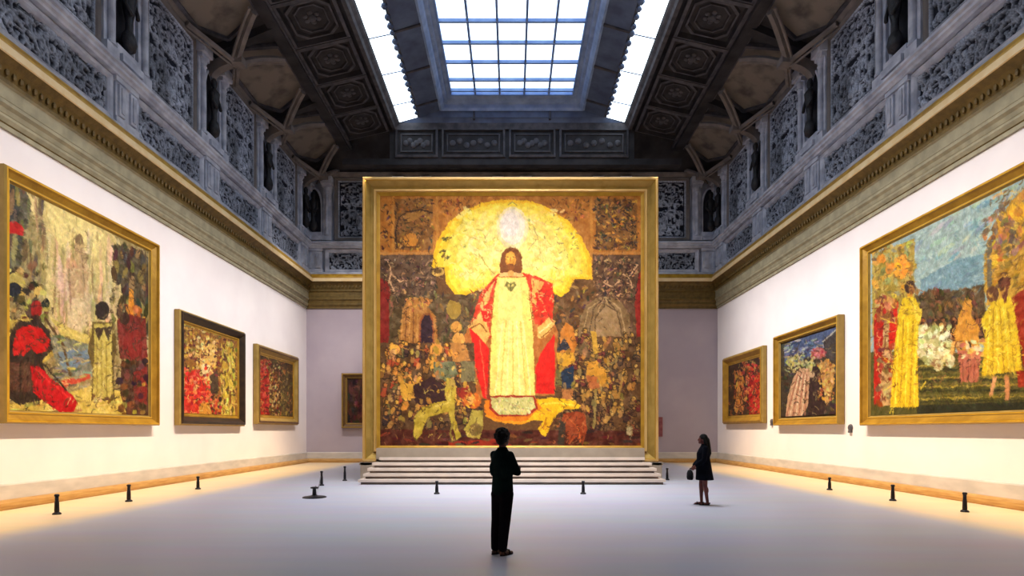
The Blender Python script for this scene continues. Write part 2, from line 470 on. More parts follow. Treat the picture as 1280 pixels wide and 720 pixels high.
# ------------------------------------------------------------------ ceiling
XB, ZB = 8.6, 16.5     # long beam
XO, ZO = 6.0, 17.1     # edge of the opening
YB, YO = 31.15, 30.4
YF = 4.0
mb = MB()
for s in (-1, 1):
    mb.poly([(s * W, Y0, 15.5), (s * XB, Y0, ZB), (s * XB, YB, ZB), (s * W, D, 15.5)])
    mb.poly([(s * XB, Y0, ZB), (s * XO, Y0, ZO), (s * XO, YO, ZO), (s * XB, YB, ZB)])
mb.poly([(-W, D, 15.5), (-XB, YB, ZB), (XB, YB, ZB), (W, D, 15.5)])
mb.poly([(-XB, YB, ZB), (-XO, YO, ZO), (XO, YO, ZO), (XB, YB, ZB)])
mb.poly([(-XO, Y0, ZO), (XO, Y0, ZO), (XO, YF, ZO), (-XO, YF, ZO)])
ceiling = struct(mb.build('ceiling', M['ceil']))

def plane_T(o, ux, uy):
    """matrix with local x=ux, local y=uy, local z=normal (ux x uy)"""
    ux = Vector(ux).normalized(); uy = Vector(uy); uy = (uy - ux * uy.dot(ux)).normalized(); n = ux.cross(uy)
    m = Matrix.Identity(4)
    for i in range(3):
        m[i][0] = ux[i]; m[i][1] = uy[i]; m[i][2] = n[i]; m[i][3] = o[i]
    return m
# coffer prototype, local: x along hall, y up the slope, -z into room made by sign
def coffer_mesh(name, w, h, flip):
    mb = MB()
    sg = flip
    def rect(wx, hy, z, cut=0.0):
        c = cut
        P = [(-wx + c, -hy), (wx - c, -hy), (wx, -hy + c), (wx, hy - c), (wx - c, hy), (-wx + c, hy), (-wx, hy - c), (-wx, -hy + c)]
        return [(x, y, z * sg) for x, y in P]
    W2, H2 = w / 2, h / 2
    R = [rect(W2, H2, 0.0, .01), rect(W2, H2, .2, .01), rect(W2 - .12, H2 - .12, .24, .01), rect(W2 - .16, H2 - .16, .05, .05), rect(W2 - .26, H2 - .26, .04, .32),
         rect(W2 - .27, H2 - .27, .13, .33), rect(W2 - .34, H2 - .34, .13, .36), rect(W2 - .36, H2 - .36, .02, .37), rect(W2 - .5, H2 - .5, .02, .3), rect(W2 - .52, H2 - .52, .08, .3), rect(W2 - .56, H2 - .56, .08, .3), rect(W2 - .58, H2 - .58, .02, .3)]
    for i in range(len(R) - 1):
        a, b = R[i], R[i + 1]
        mi = 1 if i in (1, 5, 9) else 0
        for k in range(8):
            mb.add([a[k], a[(k + 1) % 8], b[(k + 1) % 8], b[k]], [(0, 1, 2, 3)], mi)
    mb.poly(R[-1])
    mb.sphere((0, 0, .05 * sg), .16, 10, 6, 1, sc=(1, 1, .6))
    for k in range(6):
        a = k * PI / 3
        mb.sphere((.25 * math.cos(a), .25 * math.sin(a), .03 * sg), .1, 8, 5, 1, sc=(1, 1, .5))
    return mb
cw = BAY / 2
ch = math.hypot(XB - XO, ZO - ZB)
cof = {}
for s in (-1, 1):
    o = coffer_mesh('coffer', cw - .04, ch - .5, 1).build('coffer', [M['ceil'], M['ceil_edge']])
    cof[s] = o
for s in (-1, 1):
    y = 30.35 - cw / 2
    first = True
    while y > 8:
        c = Vector((s * (XB + XO) / 2, y, (ZB + ZO) / 2))
        up = Vector((-s * (XB - XO), 0, ZO - ZB))
        ux = Vector((0, -s, 0))   # choose so normal points down
        T = plane_T(c, ux, up)
        if T[2][2] > 0: T = plane_T(c, -ux, up)
        kid(cof[1], ceiling, T)
        y -= cw
drop(cof[1]); drop(cof[-1])
# long beams
for s in (-1, 1):
    mb = MB()
    mb.box(s * XB - .22, s * XB + .22, Y0, YB, ZB - .28, ZB + .1, 0)
    mb.box(s * XB - .30, s * XB - .22, Y0, YB, ZB - .12, ZB + .02, 1); mb.box(s * XB + .22, s * XB + .30, Y0, YB, ZB - .2, ZB - .05, 1)
    mb.build('long_beam', [M['ceil'], M['ceil_edge']], ceiling)
# painted cove panels and cross ribs between wall and beam
sl = Vector((W - XB, 0, 0))
for s in (-1, 1):
    up = Vector((-s * (W - XB), 0, ZB - 15.5)); L_ = up.length
    for a, b in zip(piers_y[:-1], piers_y[1:]):
        mid = (a + b) / 2
        base = Vector((s * W, mid, 15.5))
        T = plane_T(base, (0, 1, 0), up)
        d = -1 if T[2][2] > 0 else 1
        hexp = [(-2.15, .95), (-1.15, .3), (1.15, .3), (2.15, .95), (1.5, L_ - .3), (-1.5, L_ - .3)]
        mb = MB()
        mb.poly([(x, y, .05 * d) for x, y in hexp], 0)
        mb.build('painted_cove_panel', M['tan'], ceiling).matrix_local = T
        mb = MB()
        P = [(x, y, .09 * d) for x, y in hexp]
        for k in range(6):
            mb.bar(P[k], P[(k + 1) % 6], .12, .14)
        mb.build('cove_moulding', M['ceil_edge'], ceiling).matrix_local = T
    for a in piers_y:
        if a > 31: continue
        mb = MB()
        mb.bar((s * (W - .2), a, 15.45), (s * (XB + .1), a, ZB - .12), .34, .36)
        mb.build('cross_beam', M['ceil'], ceiling)
# back cove panel row between the opening and the back wall
up = Vector((0, -(YB - YO), ZO - ZB))
for (x0, x1) in ((-5.9, -3.75), (-3.55, -.35), (-.15, 2.2), (2.4, 5.9)):
    mb = MB()
    y_ = YO + .12
    T = Matrix.Translation(((x0 + x1) / 2, YO + .02, 15.55))
    frame_into(mb, x1 - x0, 1.45, [(0, 0), (0, .1), (.1, .14), (.14, .02), (.24, .02), (.27, .09), (.32, .09), (.35, .02)], [1, 1, 0, 0, 1, 1, 0], None)
    mb.box(-(x1 - x0) / 2 + .3, (x1 - x0) / 2 - .3, -.04, 0, .3, 1.15, 0)
    w2 = (x1 - x0) / 2 - .55
    for k in range(7):
        mb.sphere((-w2 + k * w2 / 3, -.05, .72 + .12 * math.sin(k * 2.1)), .16, 8, 5, 1, sc=(1, .5, 1))
    mb.build('end_panel', [M['ceil'], M['ceil_edge']], ceiling).matrix_local = T
mb = MB()
mb.box(-XO - .2, XO + .2, YO + .02, YO + .25, 15.5, 17.1, 0)
mb.box(-XB, XB, YO + .0, YO + .4, 15.2, 15.5, 0)
mb.box(-XO - .05, XO + .05, YO - .08, YO + .02, 16.98, 17.12, 1)
mb.build('end_fascia', [M['ceil'], M['ceil_edge']], ceiling)

# ------------------------------------------------------------------ lantern
mb = MB()
def ringloft(mb, prof, mis, yf=YF):
    """prof: (half width x, y of the back edge, z)"""
    rs = []
    for x, yb, z in prof:
        yf2 = yf + (30.4 - yb)
        rs.append([(-x, yf2, z), (-x, yb, z), (x, yb, z), (x, yf2, z)])
    for i in range(len(rs) - 1):
        if mis[i] is None: continue
        for k in range(4):
            a, b = rs[i], rs[i + 1]
            mb.add([a[k], a[(k + 1) % 4], b[(k + 1) % 4], b[k]], [(0, 1, 2, 3)], mis[i])
# side edge board
ringloft(mb, [(6.06, 30.46, 16.95), (5.9, 30.30, 16.95), (5.84, 30.28, 17.06), (5.72, 30.26, 17.16), (5.66, 30.25, 17.24)], [1, 1, 1, 1])
# soffit from the light strips to the skylight frame
ringloft(mb, [(5.66, 30.25, 17.24), (4.72, 30.22, 17.44)], [None])
for s in (-1, 1):
    pass
mb.poly([(-5.66, 30.25, 17.24), (5.66, 30.25, 17.24), (4.72, 30.1, 17.46), (-4.72, 30.1, 17.46)], 0)
mb.poly([(-5.66, 4.15, 17.24), (5.66, 4.15, 17.24), (4.72, 4.3, 17.46), (-4.72, 4.3, 17.46)], 0)
ringloft(mb, [(4.72, 30.1, 17.46), (4.6, 30.08, 17.42), (3.62, 30.0, 17.72)], [1, 0])
ringloft(mb, [(3.62, 30.0, 17.72), (3.52, 29.95, 17.68), (3.40, 29.88, 17.80), (3.36, 29.85, 17.95), (3.22, 29.7, 17.98), (3.18, 29.62, 18.1), (3.02, 29.4, 18.14), (2.98, 29.32, 18.25)], [2, 2, 2, 2, 2, 2, 2])
# soffit ribs
y = 29.0
while y > 8:
    for s in (-1, 1):
        mb.bar((s * 4.65, y, 17.40), (s * 3.6, y, 17.70), .10, .08, 1)
    y -= 2.7
for x in (-1.9, 1.9):
    mb.box(x - .05, x + .05, 29.98, 30.12, 17.3, 17.7, 1)
mb.build('lantern_soffit', [M['soffit'], M['ceil_edge'], M['softframe']], ceiling)
# outside cover so no light leaks in
mb = MB()
mb.box(-6.4, 6.4, 3.6, 30.9, 18.7, 18.8)
for s in (-1, 1): mb.box(s * 6.35 - .05, s * 6.35 + .05, 3.6, 30.9, 17.1, 18.7)
mb.box(-6.4, 6.4, 30.8, 30.9, 17.1, 18.7); mb.box(-6.4, 6.4, 3.6, 3.7, 17.1, 18.7)
mb.build('roof_cover', M['ceil'], ceiling)
# bright side strips
for i, s in enumerate((-1, 1)):
    mb = MB(); mb.poly([(s * 5.66, 4.15, 17.24), (s * 5.66, 30.2, 17.24), (s * 4.74, 30.1, 17.44), (s * 4.74, 4.3, 17.44)])
    wdw = struct(mb.build('window_%d' % (i + 2), M['strip']))
    mb = MB(); y = 29.6; rr = random.Random(3 + i)
    while y > 8:
        mb.sphere((s * 4.72, y, 17.38), .1 + .06 * rr.random(), 6, 5, 0, sc=(.9, 1.1, .7)); y -= .38 + .25 * rr.random()
    y = 28.6
    while y > 8:
        mb.bar((s * 5.66, y, 17.22), (s * 4.74, y, 17.42), .035, .03); y -= 2.43
    mb.build('leafy_crest', M['soffit'], wdw)
# main skylight
mb = MB(); mb.poly([(-2.98, 5.3, 18.25), (2.98, 5.3, 18.25), (2.98, 29.32, 18.25), (-2.98, 29.32, 18.25)])
sky = struct(mb.build('window_1', M['sky']))
mb = MB()
for k in range(6):
    x = -2.98 + 5.96 * k / 5
    mb.box(x - .045, x + .045, 5.3, 29.3, 18.1, 18.24)
y = 29.28; first = True
for y in [29.28, 28.95] + [28.1 - 1.35 * k for k in range(17)]:
    mb.box(-2.98, 2.98, y - .045, y + .045, 18.08, 18.22)
mb.build('glazing_bars', M['bars'], sky)

# ------------------------------------------------------------------ painter
def srgb2lin(a):
    a = np.clip(a, 0, 255) / 255.0
    return np.where(a <= .04045, a / 12.92, ((a + .055) / 1.055) ** 2.4)

class Canvas:
    def __init__(s, nx, nz, mapper, seed, base):
        s.nx, s.nz, s.map = nx, nz, mapper
        s.rg = np.random.default_rng(seed)
        s.img = np.zeros((nz, nx, 3)) + np.array(base, float)
        s.wx = (smooth_noise(nz, nx, nz / 9, nx / 9, s.rg) - .5) + .6 * (smooth_noise(nz, nx, nz / 4, nx / 4, s.rg) - .5)
        s.wy = (smooth_noise(nz, nx, nz / 9, nx / 9, s.rg) - .5) + .6 * (smooth_noise(nz, nx, nz / 4, nx / 4, s.rg) - .5)
        s.ds = 1.0
        s.YY, s.XX = np.mgrid[0:nz, 0:nx].astype(float)
    def raw(s, pts, col, wob=1.8, a=1.0, jit=14):
        P = np.array(pts, float)
        x0 = int(max(0, P[:, 0].min() - 4)); x1 = int(min(s.nx, P[:, 0].max() + 5))
        y0 = int(max(0, P[:, 1].min() - 4)); y1 = int(min(s.nz, P[:, 1].max() + 5))
        if x1 <= x0 or y1 <= y0: return
        X = s.XX[y0:y1, x0:x1] + wob * s.wx[y0:y1, x0:x1]; Y = s.YY[y0:y1, x0:x1] + wob * s.wy[y0:y1, x0:x1]
        ins = np.zeros(X.shape, bool); n = len(P); j = n - 1
        for i in range(n):
            xi, yi = P[i]; xj, yj = P[j]
            if yi != yj:
                c = ((yi > Y) != (yj > Y)) & (X < (xj - xi) * (Y - yi) / (yj - yi) + xi)
                ins ^= c
            j = i
        col = np.array(col, float)
        n_ = s.wx[y0:y1, x0:x1][..., None] * jit
        sub = s.img[y0:y1, x0:x1]
        tgt = col + n_
        sub[ins] = sub[ins] * (1 - a) + tgt[ins] * a
    def poly(s, pts, col, **k):
        s.raw([s.map(*p) for p in pts], col, **k)
    def ell(s, cx, cy, rx, ry, col, rot=0, **k):
        ca, sa = math.cos(rot), math.sin(rot)
        s.poly([(cx + rx * math.cos(t) * ca - ry * math.sin(t) * sa, cy + rx * math.cos(t) * sa + ry * math.sin(t) * ca) for t in np.linspace(0, 2 * PI, 18, endpoint=False)], col, **k)
    def line(s, pts, w, col, **k):
        for (xa, ya), (xb, yb) in zip(pts[:-1], pts[1:]):
            d = math.hypot(xb - xa, yb - ya) or 1; nx, ny = -(yb - ya) / d * w / 2, (xb - xa) / d * w / 2
            s.poly([(xa + nx, ya + ny), (xb + nx, yb + ny), (xb - nx, yb - ny), (xa - nx, ya - ny)], col, **k)
    def dabs(s, n, box, pal, rx, ry, ang=(0, PI), a=.9, jit=10):
        x0, y0, x1, y1 = box
        rx *= s.ds; ry *= s.ds; n = int(n / s.ds ** 1.6)
        for _ in range(n):
            c = np.array(pal[s.rg.integers(len(pal))], float) + s.rg.normal(0, jit, 3)
            t = s.rg.uniform(*ang)
            f = s.rg.uniform(.6, 1.3)
            s.ell(s.rg.uniform(x0, x1), s.rg.uniform(y0, y1), rx * f, ry * f, c, rot=t, a=a, wob=1.5, jit=8)
    def crowd(s, n, box, heads, bodies, hs):
        x0, y0, x1, y1 = box
        ys = np.sort(s.rg.uniform(y0, y1, n))
        for y in ys:
            x = s.rg.uniform(x0, x1); h = hs * s.rg.uniform(.8, 1.25)
            b = np.array(bodies[s.rg.integers(len(bodies))], float) * 1.2; c = np.array(heads[s.rg.integers(len(heads))], float)
            lean = s.rg.uniform(-.8, .8) * h
            s.poly([(x - h * 1.1, y + h * .9), (x + h * 1.1, y + h * .9), (x + h * 1.4 + lean, y + h * 4.2), (x - h * 1.2 + lean, y + h * 4.2)], b * .45, wob=3)
            s.poly([(x - h * .8, y + h * .9), (x + h * .9, y + h * .9), (x + h * 1.0 + lean, y + h * 3.8), (x - h * .9 + lean, y + h * 3.8)], b, wob=3)
            s.ell(x, y, h * .85, h * 1.0, c * .4, wob=1.5); s.ell(x + .15 * h, y + .1 * h, h * .55, h * .72, c, wob=1)
            s.line([(x - h, y + h * 1.5), (x + h * s.rg.uniform(-1, 2), y + h * 2.3)], h * .4, c * .8)
    def squig(s, n, box, cols, L=6, w=.9, a=.75):
        """short wandering contour lines"""
        x0, y0, x1, y1 = box
        for _ in range(n):
            x = s.rg.uniform(x0, x1); y = s.rg.uniform(y0, y1); t = s.rg.uniform(0, 2 * PI); c = cols[s.rg.integers(len(cols))]
            bend = s.rg.normal(0, .5)
            P = [(x, y)]
            for k in range(4):
                t += bend; x += math.cos(t) * L / 4; y += math.sin(t) * L / 4; P.append((x, y))
            s.line(P, w * s.rg.uniform(.7, 1.3), c, wob=1, a=a, jit=6)
    def finish(s, n, L=5, Wd=1.6, amt=11, bright=1.0):
        img = s.img
        nz, nx = s.nz, s.nx
        k = int(L) + 1
        dy, dx = np.mgrid[-k:k + 1, -k:k + 1]
        stamps = []
        for t in np.linspace(0, PI, 12, endpoint=False):
            u = dx * math.cos(t) + dy * math.sin(t); v = -dx * math.sin(t) + dy * math.cos(t)
            stamps.append(((u / L) ** 2 + (v / Wd) ** 2) < 1)
        field = smooth_noise(nz, nx, 6, 6, s.rg) * 24
        Xs = s.rg.integers(k, nx - k - 1, n); Ys = s.rg.integers(k, nz - k - 1, n); J = s.rg.normal(0, amt, (n, 1)) + s.rg.normal(0, amt * .4, (n, 3))
        R = s.rg.normal(0, 1.6, n)
        for i in range(n):
            x, y = Xs[i], Ys[i]
            st = stamps[int(field[y, x] + R[i]) % 12]
            sub = img[y - k:y + k + 1, x - k:x + k + 1]
            sub[st] = sub[st] * .6 + (img[y, x] + J[i]) * .4
        g = s.rg.normal(0, 1, (nz, nx)); g = (g + np.roll(g, 1, 0) + np.roll(g, 2, 0)) / 3
        img = img * (1 + .06 * g[..., None]) * (.94 + .16 * smooth_noise(nz, nx, nz / 7, nx / 7, s.rg)[..., None])
        return np.clip(img * bright, 4, 250)

def mapper_front(x0, x1, y0, y1, nx, nz):
    return lambda px, py: ((px - x0) / (x1 - x0) * nx, (py - y0) / (y1 - y0) * nz)
def mapper_side(side, xw, d0, d1, z0, z1, nx, nz):
    """photo pixel -> canvas grid on a side wall (side -1 left, +1 right)"""
    def f(px, py):
        t = max(6.0, abs(px - 640.0)); d = F * xw / t; z = EYE + (538 - py) * d / F
        u = (d - d0) / (d1 - d0)
        if side > 0: u = 1 - u
        return (u * nx, (z1 - z) / (z1 - z0) * nz)
    return f

GOLD = (226, 172, 60); YEL = (214, 180, 70)
# ---- main painting
def paint_main(nx, nz):
    c = Canvas(nx, nz, mapper_front(473, 803, 240, 560, nx, nz), 3, (104, 72, 34))
    c.poly([(470, 236), (806, 236), (806, 318), (470, 318)], (176, 116, 40), jit=30)
    c.poly([(470, 318), (545, 318), (545, 420), (470, 420)], (96, 74, 50), jit=30)
    c.poly([(742, 318), (806, 318), (806, 420), (742, 420)], (100, 74, 48), jit=30)
    # upper corner panels
    for (x0, x1) in ((493, 541), (744, 796)):
        c.poly([(x0, 248), (x1, 248), (x1, 312), (x0, 312)], (132, 92, 38), jit=40)
    c.dabs(110, (476, 248, 541, 312), [(60, 42, 22), (170, 120, 48), (196, 140, 60), (84, 70, 44), (150, 100, 36)], 2.6, 1.1)
    c.dabs(190, (742, 248, 797, 312), [(50, 40, 30), (110, 92, 62), (190, 146, 60), (70, 56, 40), (206, 160, 50), (150, 104, 44)], 2.8, 1.2)
    c.line([(496, 310), (494, 290), (498, 272), (508, 264), (525, 262), (541, 265)], 1.8, (62, 40, 16))
    c.poly([(506, 278), (520, 274), (534, 264), (508, 266)], (160, 116, 46)); c.ell(513, 299, 9, 9, (186, 126, 40)); c.ell(513, 302, 6, 6, (204, 140, 44)); c.line([(503, 308), (524, 308)], 1.5, (80, 50, 20))
    c.dabs(30, (550, 250, 575, 268), [(120, 70, 24), (196, 130, 44)], 2.5, 1); c.dabs(40, (700, 250, 738, 275), [(120, 70, 24), (200, 130, 44)], 2.5, 1)
    for x in (491, 546, 739): c.line([(x, 242), (x, 400 if x > 700 else 318)], 3.0, (190, 132, 48))
    c.line([(473, 316), (545, 316)], 3, (186, 134, 62)); c.line([(740, 316), (803, 316)], 3, (190, 134, 60))
    c.line([(473, 241), (803, 241)], 3, (206, 108, 30))
    # twig fields
    c.dabs(110, (476, 322, 545, 372), [(58, 44, 34), (150, 120, 84), (92, 74, 54), (186, 150, 104), (72, 60, 44)], 3, 1)
    c.dabs(150, (742, 322, 797, 372), [(54, 42, 32), (160, 122, 78), (96, 72, 46), (208, 166, 108), (66, 50, 34)], 3, 1)
    for pts in ([(484, 325), (489, 340), (484, 356), (476, 360)], [(489, 342), (500, 352), (508, 350)], [(487, 352), (494, 366)], [(797, 330), (786, 345), (778, 342)], [(786, 345), (790, 360)], [(775, 350), (765, 358), (752, 352)]):
        c.line(pts, 1.8, (206, 168, 118))
    # dark drapes at the edges
    c.poly([(473, 345), (484, 352), (490, 370), (486, 420), (482, 450), (473, 470)], (132, 36, 26), jit=30)
    c.poly([(803, 330), (797, 345), (793, 380), (796, 430), (803, 470)], (150, 40, 26), jit=30)
    c.poly([(486, 370), (600, 366), (600, 430), (486, 440)], (92, 76, 44), jit=40)
    c.dabs(90, (488, 365, 600, 430), [(66, 56, 34), (116, 98, 56), (84, 64, 38), (138, 108, 60)], 5, 1.3, ang=(1.1, 2.0))
    c.poly([(680, 350), (745, 350), (745, 430), (680, 430)], (104, 74, 36), jit=40)
    c.dabs(90, (690, 352, 745, 430), [(60, 48, 30), (140, 102, 48), (170, 128, 54), (84, 58, 30), (70, 62, 44)], 3.5, 1.4)
    # domed tents
    c.poly([(722, 425), (724, 400), (732, 382), (745, 372), (760, 370), (776, 376), (786, 392), (790, 425)], (132, 108, 66), jit=30)
    for k in range(7):
        x = 726 + k * 9.5
        c.line([(756, 371), ((756 + x) / 2 + (x - 756) * .2, 385), (x, 424)], 1.6, (88, 68, 40) if k % 2 else (172, 146, 96))
    c.poly([(742, 420), (744, 395), (758, 380), (772, 390), (778, 424)], (156, 130, 84), jit=24)
    c.line([(744, 420), (744, 396), (757, 380), (771, 389), (778, 422)], 1.4, (90, 70, 40))
    # arched shrine
    c.poly([(498, 430), (502, 390), (508, 374), (525, 370), (541, 374), (534, 384), (545, 396), (546, 430)], (174, 122, 54), jit=36)
    for k in range(5): c.line([(503 + 4.5 * k, 388), (501 + 5 * k, 430)], 1.3, (120, 76, 34) if k % 2 else (206, 156, 76))
    c.dabs(30, (506, 372, 536, 386), [(200, 150, 66), (140, 92, 40), (216, 150, 80)], 3, 1.2)
    c.poly([(523, 428), (524, 400), (529, 391), (537, 391), (542, 400), (543, 428)], (150, 84, 40)); c.poly([(525, 428), (526, 402), (530, 393), (536, 393), (540, 402), (541, 428)], (52, 32, 40))
    c.ell(567, 385, 9, 13, (160, 134, 52)); c.poly([(557, 372), (566, 366), (577, 372), (571, 378)], (92, 66, 36))
    # halo
    halo = [(639, 249), (622, 249), (600, 254), (580, 262), (562, 276), (548, 297), (540, 322), (539, 336), (555, 333), (557, 354), (568, 367), (582, 368), (598, 362), (620, 362), (665, 362), (690, 365), (700, 370), (711, 363), (718, 348), (740, 349), (739, 322), (727, 297), (709, 274), (681, 257), (658, 250)]
    c.poly(halo, (244, 196, 30), wob=2)
    cx, cy = 640, 312
    for sc_, col in ((.94, (248, 220, 60)), (.86, (248, 226, 84)), (.70, (248, 232, 112)), (.5, (249, 236, 132))):
        c.poly([(cx + (x - cx) * sc_, cy + (y - cy) * sc_ - (1 - sc_) * 6) for x, y in halo], col, wob=5, jit=26)
    c.dabs(150, (575, 262, 705, 345), [(250, 236, 130), (252, 242, 160), (246, 224, 90), (238, 214, 96)], 6, 2.5, a=.6)
    c.dabs(26, (560, 280, 610, 345), [(150, 140, 60), (200, 184, 80)], 3.2, .7, a=.7); c.dabs(30, (660, 275, 720, 345), [(150, 142, 70), (206, 190, 90)], 3.2, .7, a=.7)
    c.dabs(9, (553, 296, 566, 300), [(96, 82, 30)], 2.6, .8, ang=(2.3, 2.7)); c.dabs(12, (546, 312, 560, 325), [(86, 74, 26)], 2.6, .8, ang=(2.2, 2.7)); c.dabs(10, (712, 288, 722, 312), [(150, 130, 70)], 2.2, .8)
    c.line([(598, 316), (606, 330), (618, 342)], 1, (176, 160, 70)); c.line([(665, 280), (672, 296), (660, 312)], 1, (180, 166, 96))
    c.ell(547, 339, 8, 6, (206, 170, 80)); c.ell(547, 338, 5, 3.5, (110, 84, 36))
    c.ell(640, 284, 20, 26, (240, 228, 160)); c.ell(640, 283, 16, 22, (238, 232, 200)); c.ell(638, 280, 11, 15, (238, 234, 214))
    c.line([(634, 256), (640, 252), (646, 256)], 1.1, (160, 144, 80))
    # throne sides
    c.poly([(580, 420), (592, 392), (606, 372), (612, 372), (612, 500), (596, 496)], (176, 108, 44), jit=30)
    c.poly([(665, 372), (688, 392), (697, 414), (697, 494), (668, 494)], (176, 110, 44), jit=30)
    # red mantle
    c.poly([(624, 340), (612, 352), (601, 366), (594, 384), (589, 404), (598, 418), (613, 424), (616, 380), (626, 346)], (206, 62, 30), jit=40)
    c.poly([(618, 350), (606, 366), (599, 388), (594, 406), (600, 410), (606, 386), (613, 366)], (238, 180, 92), wob=3)
    c.poly([(600, 386), (612, 376), (612, 398), (604, 402)], (216, 36, 22))
    c.poly([(652, 340), (670, 344), (690, 354), (692, 376), (690, 398), (682, 408), (669, 404), (662, 372), (656, 348)], (212, 60, 26), jit=40)
    c.poly([(664, 346), (680, 352), (676, 360), (668, 366), (672, 385), (665, 378)], (238, 176, 84)); c.poly([(676, 362), (688, 360), (690, 392), (678, 396), (672, 380)], (222, 40, 20))
    c.dabs(16, (596, 360, 612, 400), [(244, 196, 110), (222, 80, 40)], 3, 1); c.dabs(16, (668, 350, 690, 395), [(240, 150, 80), (226, 50, 24)], 3, 1)
    # arms and hands
    c.poly([(584, 408), (594, 398), (608, 402), (612, 418), (606, 430), (598, 420)], (222, 174, 84)); c.line([(586, 410), (600, 404), (608, 414)], 1.6, (140, 84, 30))
    c.poly([(672, 408), (686, 396), (694, 400), (690, 412), (676, 424), (671, 420)], (224, 180, 88)); c.line([(674, 416), (690, 402)], 1.4, (250, 222, 140)); c.line([(676, 422), (692, 408)], 1.2, (140, 84, 30))
    # lower red cushions
    c.poly([(586, 408), (598, 420), (611, 434), (612, 500), (604, 497), (596, 470), (592, 440)], (222, 34, 20), wob=1.5, jit=16)
    c.poly([(693, 416), (693, 492), (667, 491), (668, 462), (676, 440)], (224, 34, 20), wob=1.5, jit=16)
    c.line([(599, 424), (604, 460), (608, 498)], 1.2, (246, 100, 60))
    # white robe
    robe = [(622, 344), (656, 344), (662, 362), (666, 400), (668, 450), (669, 502), (612, 502), (612, 450), (614, 400), (618, 362)]
    c.poly(robe, (246, 222, 106), wob=1.2, jit=8)
    c.poly([(624, 348), (650, 348), (655, 420), (656, 498), (622, 498), (620, 420)], (250, 232, 124), wob=1.2, jit=8)
    for k, x in enumerate((618, 625, 633, 641, 650, 658, 664)):
        c.line([(x * .35 + 640 * .65 + (x - 640) * .2, 400), (x, 500)], 1.6, (222, 186, 74) if k % 2 else (253, 240, 160), a=.7)
    c.line([(622, 345), (656, 345)], 2.2, (176, 104, 40)); c.line([(618, 362), (613, 410), (611, 500)], 1.3, (170, 110, 40)); c.line([(661, 362), (666, 410), (669, 490)], 1.3, (170, 110, 40))
    # heart-shaped ornament
    c.poly([(633, 351), (638, 354), (643, 351), (645, 356), (638, 365), (631, 356)], (126, 122, 54), wob=.5); c.ell(636, 356, 1.6, 1.6, (214, 200, 96)); c.ell(641, 356, 1.6, 1.6, (214, 200, 96)); c.line([(638, 352), (638, 364)], .9, (70, 70, 34))
    # neck, hair, face
    c.poly([(626, 339), (650, 339), (653, 345), (623, 345)], (236, 190, 110))
    c.poly([(638, 308), (646, 310), (651, 318), (653, 334), (651, 341), (644, 340), (632, 340), (625, 341), (624, 332), (627, 316), (632, 310)], (128, 74, 26), wob=1)
    c.ell(638, 324, 6.6, 10, (226, 158, 50), wob=.6); c.ell(637, 320, 5, 5, (240, 180, 66), wob=.6)
    c.line([(633, 321), (636, 321)], 1.3, (110, 60, 20)); c.line([(640, 321), (643, 321)], 1.3, (110, 60, 20)); c.line([(638, 321), (637.5, 327)], 1.1, (180, 110, 40))
    c.ell(638, 333, 5, 4.2, (150, 88, 30), wob=.6); c.line([(635.5, 330.5), (640.5, 330.5)], 1.1, (110, 56, 22)); c.ell(638, 341, 4, 4, (228, 170, 84), wob=.6)
    # crowds
    H = [(220, 164, 62), (206, 140, 56), (196, 150, 84), (228, 180, 70), (180, 110, 50)]
    Bl = [(118, 84, 36), (86, 60, 34), (176, 120, 44), (140, 62, 32), (104, 96, 50), (66, 44, 34), (190, 140, 50)]
    c.poly([(473, 428), (592, 428), (598, 560), (473, 560)], (92, 66, 34), jit=36)
    c.poly([(697, 420), (803, 420), (803, 560), (690, 560)], (98, 70, 36), jit=36)
    c.crowd(110, (478, 428, 588, 505), H, Bl, 3.3)
    c.crowd(46, (478, 505, 600, 545), [(150, 110, 50), (110, 78, 40), (170, 120, 56)], [(70, 48, 28), (52, 40, 34), (96, 60, 30), (60, 36, 30)], 3.2)
    c.crowd(120, (700, 412, 798, 505), [(190, 148, 60), (160, 120, 56), (206, 164, 76)], [(104, 80, 42), (80, 58, 34), (140, 104, 44), (92, 44, 34), (66, 50, 34), (116, 100, 56)], 3.2)
    c.crowd(46, (700, 500, 798, 540), [(150, 112, 56), (120, 88, 46)], [(80, 56, 32), (60, 40, 30), (110, 66, 34), (84, 34, 26)], 3.0)
    c.ell(493, 436, 7, 6.5, (230, 176, 62)); c.ell(492, 438, 4, 4, (244, 196, 84)); c.ell(545, 436, 8, 8, (214, 150, 60)); c.ell(573, 424, 8, 9, (216, 160, 70)); c.ell(570, 408, 7, 7, (206, 150, 60))
    c.poly([(562, 428), (580, 428), (588, 450), (566, 452)], (184, 130, 60))
    c.poly([(541, 452), (568, 451), (572, 468), (556, 476), (542, 468)], (116, 122, 82), jit=30); c.poly([(576, 450), (592, 452), (594, 476), (576, 478)], (120, 112, 70))
    c.poly([(515, 482), (540, 470), (556, 480), (556, 504), (520, 506)], (58, 34, 30)); c.poly([(497, 468), (506, 478), (516, 480), (514, 500), (502, 497)], (214, 166, 54))
    c.poly([(566, 486), (584, 482), (584, 500), (574, 496)], (150, 48, 28))
    # right-hand figures
    c.poly([(700, 415), (707, 402), (716, 408), (720, 430), (716, 446), (700, 440)], (196, 126, 42), jit=30); c.poly([(696, 437), (705, 422), (714, 437)], (46, 48, 56)); c.poly([(695, 440), (716, 440), (718, 452), (706, 458), (696, 454)], (214, 164, 44))
    c.poly([(700, 464), (717, 456), (716, 484), (702, 484)], (36, 52, 70), jit=10); c.poly([(694, 460), (701, 462), (702, 482), (694, 480)], (110, 104, 50)); c.poly([(702, 486), (716, 486), (714, 500), (702, 498)], (180, 120, 60))
